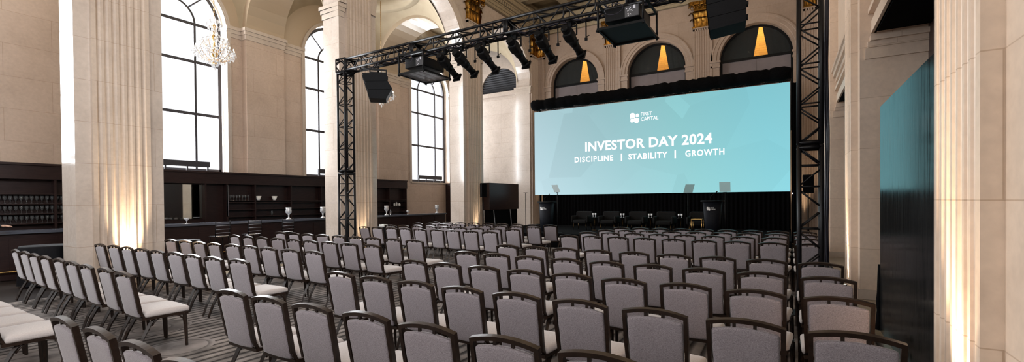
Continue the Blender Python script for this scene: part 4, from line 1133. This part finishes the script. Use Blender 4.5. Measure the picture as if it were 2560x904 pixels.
# cloth covered tables
def cloth_table(x, y, r, h, lab):
    t = thing('cloth_table', lab, 'table', (x, y, 0), 0, 'tables under black cloths')
    m = MB(); m.lathe([(0, h-.01), (r-.01, h-.01), (r-.01, h-.035), (0, h-.035)], 28); m.build('table_top', M['darkwood'], t)
    m = MB(); m.tube([(0, 0, .03), (0, 0, h-.03)], .035, 10); m.lathe([(0, .03), (.28, .02), (.28, 0)], 20); m.build('pedestal', M['black'], t)
    m = MB(); n = 60; prof = [(0, h), (r*.6, h), (r, h-.003), (r+.012, h-.03)]
    rings = []
    for q, (rr_, z) in enumerate(prof+[(r+.012, h*.66), (r+.015, h*.33), (r+.02, .03)]):
        wv = 0 if q < 4 else (q-3)*.009
        rings.append([m.P(((rr_+wv*math.sin(11*2*PI*k/n))*math.cos(2*PI*k/n), (rr_+wv*math.sin(11*2*PI*k/n))*math.sin(2*PI*k/n), z)) for k in range(n)])
    for a, b in zip(rings, rings[1:]):
        for k in range(n): m.F([a[k], a[(k+1) % n], b[(k+1) % n], b[k]], True)
    o = m.build('tablecloth', M['tablecloth']); o.location = (x, y, 0); tag(o, lab.replace('round table', 'tablecloth over the round table'), 'tablecloth', 'black tablecloths')
cloth_table(-13.52, 3.27, .42, .84, 'large black round table left of the first pillar')
cloth_table(-13.34, 5.80, .33, .76, 'small black round table just right of the first pillar')
cloth_table(-13.1, 12.45, .42, .76, 'small black round table just right of the second pillar')
m = MB(); m.rbox((0, 0, .04), (.26, .2, .08), .01, 1); o = m.build('napkin_stack', M['white']); o.location = (-13.1, 12.35, .762); tag(o, 'white stack of napkins on the black table behind the chairs', 'napkins')

# ------------------------------------------------------------------ chandeliers
def chandelier():
    t = thing('crystal_chandelier', 'x', 'chandelier')
    m = MB(); m.tube([(0, 0, .75), (0, 0, 3.9)], .012, 6); 
    for k in range(30): m.cbox((0, 0, .9+k*.1), (.03, .012, .05), RZ(k*PI/2))
    m.build('chain', M['brass'], t)
    m = MB(); m.lathe([(0, -.55), (.04, -.53), (.07, -.46), (.03, -.40), (.03, -.3), (.09, -.22), (.10, -.14), (.04, -.05), (.03, .2), (.06, .28), (.08, .34), (.03, .42), (.03, .62), (.05, .68), (0, .75)], 14); m.build('stem', M['brass'], t)
    arms = MB(); cups = MB(); bulbs = MB(); cr = MB()
    def drop(x, y, z, s=1):
        cr.lathe([(0, .042*s), (.016*s, .0), (0, -.042*s)], 4, (x, y, z), smooth=False)
    for tier, (n, R, z0, zc) in enumerate(((16, .52, -.3, -.12), (10, .34, .0, .22))):
        for k in range(n):
            a = 2*PI*k/n+tier*.3; c, s = math.cos(a), math.sin(a)
            pts = [(c*R*u, s*R*u, z0-.12*math.sin(u*PI)+(zc-z0)*u*u) for u in (0, .2, .4, .6, .8, 1)]
            arms.tube(pts, .009, 5)
            x, y, z = c*R, s*R, zc
            cups.lathe([(0, -.01), (.05, 0), (.055, .012), (.012, .012), (.012, .07), (0, .07)], 8, (x, y, z))
            bulbs.lathe([(0, .07), (.012, .085), (.009, .11), (0, .135)], 6, (x, y, z))
            for q in range(4):
                b = a+q*PI/2; drop(x+.05*math.cos(b), y+.05*math.sin(b), z-.05, 1.1)
            drop(x, y, z-.11, 1.5)
            for u in (.3, .55, .8): drop(c*R*u, s*R*u, z0-.12*math.sin(u*PI)+(zc-z0)*u*u-.06, 1.1)
            # swag of beads to the next arm
            a2 = 2*PI*(k+1)/n+tier*.3
            for u in range(1, 6):
                v = u/6; xx = (c*(1-v)+math.cos(a2)*v)*R; yy = (s*(1-v)+math.sin(a2)*v)*R; drop(xx, yy, z-.02-.16*math.sin(v*PI), .8)
            for u in range(1, 7):
                v = u/7; drop(c*R*(1-v)*.95, s*R*(1-v)*.95, z+.05+(.62-z)*v-.10*math.sin(v*PI), .8)
    for R, z in ((.16, .60), (.12, -.42), (.2, -.34), (.08, -.52), (.3, -.28), (.2, .72), (.12, .82), (.42, -.3)):
        for k in range(14): drop(R*math.cos(k*2*PI/14), R*math.sin(k*2*PI/14), z, 1.3)
    drop(0, 0, -.62, 2)
    arms.build('arms', M['palebrass'], t); cups.build('candle_cups', M['crystal'], t); bulbs.build('bulbs', M['candle'], t)['kind'] = 'stuff'; cr.build('crystal_drops', M['crystal'], t)['kind'] = 'stuff'
    return t
ch = chandelier(); ch.location = (-15.0, 7.40, 6.42); ch['label'] = 'lit crystal chandelier hanging in front of the nearest tall window'; ch['group'] = 'crystal chandeliers in the aisle'
dup(ch, (-15.0, 14.12, 6.42), 0, 'crystal chandelier half hidden behind the left speaker array', 'crystal chandeliers in the aisle')

# ------------------------------------------------------------------ person at the left edge
def skin(name, verts, edges, mat, parent=None, sub=2):
    me = bpy.data.meshes.new(name); me.from_pydata([v[:3] for v in verts], edges, []); me.materials.append(mat)
    o = bpy.data.objects.new(name, me); C.objects.link(o)
    if parent: o.parent = parent
    mo = o.modifiers.new('skin', 'SKIN'); mo.use_smooth_shade = True
    if not me.skin_vertices: me.attributes  # layer is made with the modifier
    if me.skin_vertices:
        for i, v in enumerate(verts):
            me.skin_vertices[0].data[i].radius = (v[3], v[4] if len(v) > 4 else v[3])
        me.skin_vertices[0].data[0].use_root = True
    ms = o.modifiers.new('sub', 'SUBSURF'); ms.levels = sub; ms.render_levels = sub
    return o
def person():
    # facing the bar (towards -X), standing; local origin at the feet
    V = [(0, 0, .95, .13, .16), (0, 0, 1.12, .115, .15), (0, 0, 1.30, .13, .18), (0, 0, 1.43, .11, .17), (-.01, 0, 1.52, .055, .055), (-.02, 0, 1.60, .06, .06), (-.03, 0, 1.68, .092, .078), (-.03, 0, 1.75, .075, .065),
         (0, -.19, 1.42, .06), (-.02, -.25, 1.15, .045), (-.12, -.24, .95, .035), (0, .19, 1.42, .06), (-.06, .36, 1.22, .045), (-.15, .60, 1.245, .034),
         (0, -.10, .86, .10), (.01, -.11, .50, .065), (.0, -.12, .10, .045), (-.13, -.13, .035, .04), (0, .10, .86, .10), (.01, .11, .50, .065), (0, .12, .10, .045), (-.13, .13, .035, .04)]
    E = [(0, 1), (1, 2), (2, 3), (3, 4), (4, 5), (5, 6), (6, 7), (3, 8), (8, 9), (9, 10), (3, 11), (11, 12), (12, 13), (0, 14), (14, 15), (15, 16), (16, 17), (0, 18), (18, 19), (19, 20), (20, 21)]
    body = skin('person', [tuple(v) for v in V], E, M['jacket'])
    body.location = (-14.46, 2.22, 0); tag(body, 'person in black clothes standing by the bar with one hand held out over it', 'person')
    head = skin('head', [(-.01, 0, 1.50, .052), (-.02, 0, 1.58, .062), (-.035, 0, 1.66, .098, .082), (-.03, 0, 1.745, .086, .076)], [(0, 1), (1, 2), (2, 3)], M['skin'], body)
    m = MB(); m.rbox((-.128, 0, 1.65), (.03, .028, .045), .012, 2)
    for s in (-1, 1): m.rbox((-.03, s*.082, 1.66), (.04, .016, .06), .008, 2)
    m.rbox((-.118, 0, 1.605), (.016, .05, .012), .005, 2); m.build('face_features', M['skin'], body)
    m = MB(); m.lathe([(.0, .115), (.05, .105), (.088, .06), (.098, .0), (.092, -.07)], 18, (-.015, 0, 1.71)); m.build('hair', M['darkwood'], body)
    hv = [(-.147, .59, 1.246, .027), (-.162, .64, 1.248, .032, .024), (-.178, .685, 1.242, .036, .022)]; he = [(0, 1), (1, 2)]
    for k in range(4):
        i = len(hv); ox_ = -.186+(k-1.5)*.021; ln_ = (.034, .04, .037, .028)[k]
        hv += [(ox_, .715, 1.238, .010), (ox_-.006, .715+ln_, 1.230, .009), (ox_-.01, .715+ln_*1.7, 1.210, .008)]; he += [(2, i), (i, i+1), (i+1, i+2)]
    i = len(hv); hv += [(-.135, .66, 1.238, .012), (-.118, .70, 1.228, .010), (-.116, .722, 1.216, .009)]; he += [(1, i), (i, i+1), (i+1, i+2)]
    skin('hand', hv, he, M['skin'], body, 2)
    hv = [(-.12, -.24, .95, .03), (-.14, -.24, .90, .032, .022)]; he = [(0, 1)]
    for k in range(4):
        i = len(hv); ox_ = -.14+(k-1.5)*.019; hv += [(ox_, -.235, .86, .0095), (ox_, -.228, .83, .0085), (ox_, -.215, .81, .008)]; he += [(1, i), (i, i+1), (i+1, i+2)]
    i = len(hv); hv += [(-.17, -.225, .895, .011), (-.178, -.21, .87, .009)]; he += [(1, i), (i, i+1)]
    skin('hand', hv, he, M['skin'], body, 2)
person()

# ------------------------------------------------------------------ world, hall lamps, camera
w = bpy.data.worlds.new('sky'); sc.world = w; w.use_nodes = True
w.node_tree.nodes['Background'].inputs[0].default_value = (.95, .97, 1, 1); w.node_tree.nodes['Background'].inputs[1].default_value = 1.12
# warm ceiling lamps of the hall
for x in (-8.8, -5.5, -2.2):
    for y in (1.5, 12.5, 19):
        L = bpy.data.lights.new('hall_lamp', 'POINT'); L.shadow_soft_size = .12; L.energy = 80 if y < 18 else 42; L.color = (1, .74, .48)
        lo = bpy.data.objects.new('hall_lamp', L); lo.location = (x, y, 11.3); C.objects.link(lo)

f = 1148.94; yaw, pitch, roll, ppy = .541543645, .0101051105, -.00847913612, 512.581703
cy, sy = math.cos(yaw), math.sin(yaw)
fwd = Vector((-sy*math.cos(pitch), cy*math.cos(pitch), -math.sin(pitch))); r_ = Vector((cy, sy, 0)); u_ = r_.cross(fwd)
r2 = r_*math.cos(roll)+u_*math.sin(roll); u2 = -r_*math.sin(roll)+u_*math.cos(roll)
cam = bpy.data.cameras.new('camera'); co = bpy.data.objects.new('camera', cam); C.objects.link(co)
co.matrix_world = Matrix(((r2.x, u2.x, -fwd.x, 0), (r2.y, u2.y, -fwd.y, 0), (r2.z, u2.z, -fwd.z, 1.70), (0, 0, 0, 1)))
cam.sensor_fit = 'HORIZONTAL'; cam.sensor_width = 36; cam.lens = 36*f/2560; cam.shift_x = 0; cam.shift_y = (ppy-452)/2560
cam.clip_start = .05; cam.clip_end = 200
sc.camera = co
sc.view_settings.view_transform = 'Standard'; sc.view_settings.look = 'None'; sc.view_settings.exposure = .10; sc.view_settings.gamma = 1; sc.view_settings.use_curve_mapping = False
cyc = sc.cycles
cyc.use_denoising = True; cyc.max_bounces = 8; cyc.diffuse_bounces = 4; cyc.glossy_bounces = 4; cyc.transmission_bounces = 6; cyc.transparent_max_bounces = 8
cyc.sample_clamp_indirect = 6; cyc.caustics_reflective = False; cyc.caustics_refractive = False; cyc.use_adaptive_sampling = True; cyc.adaptive_threshold = .03
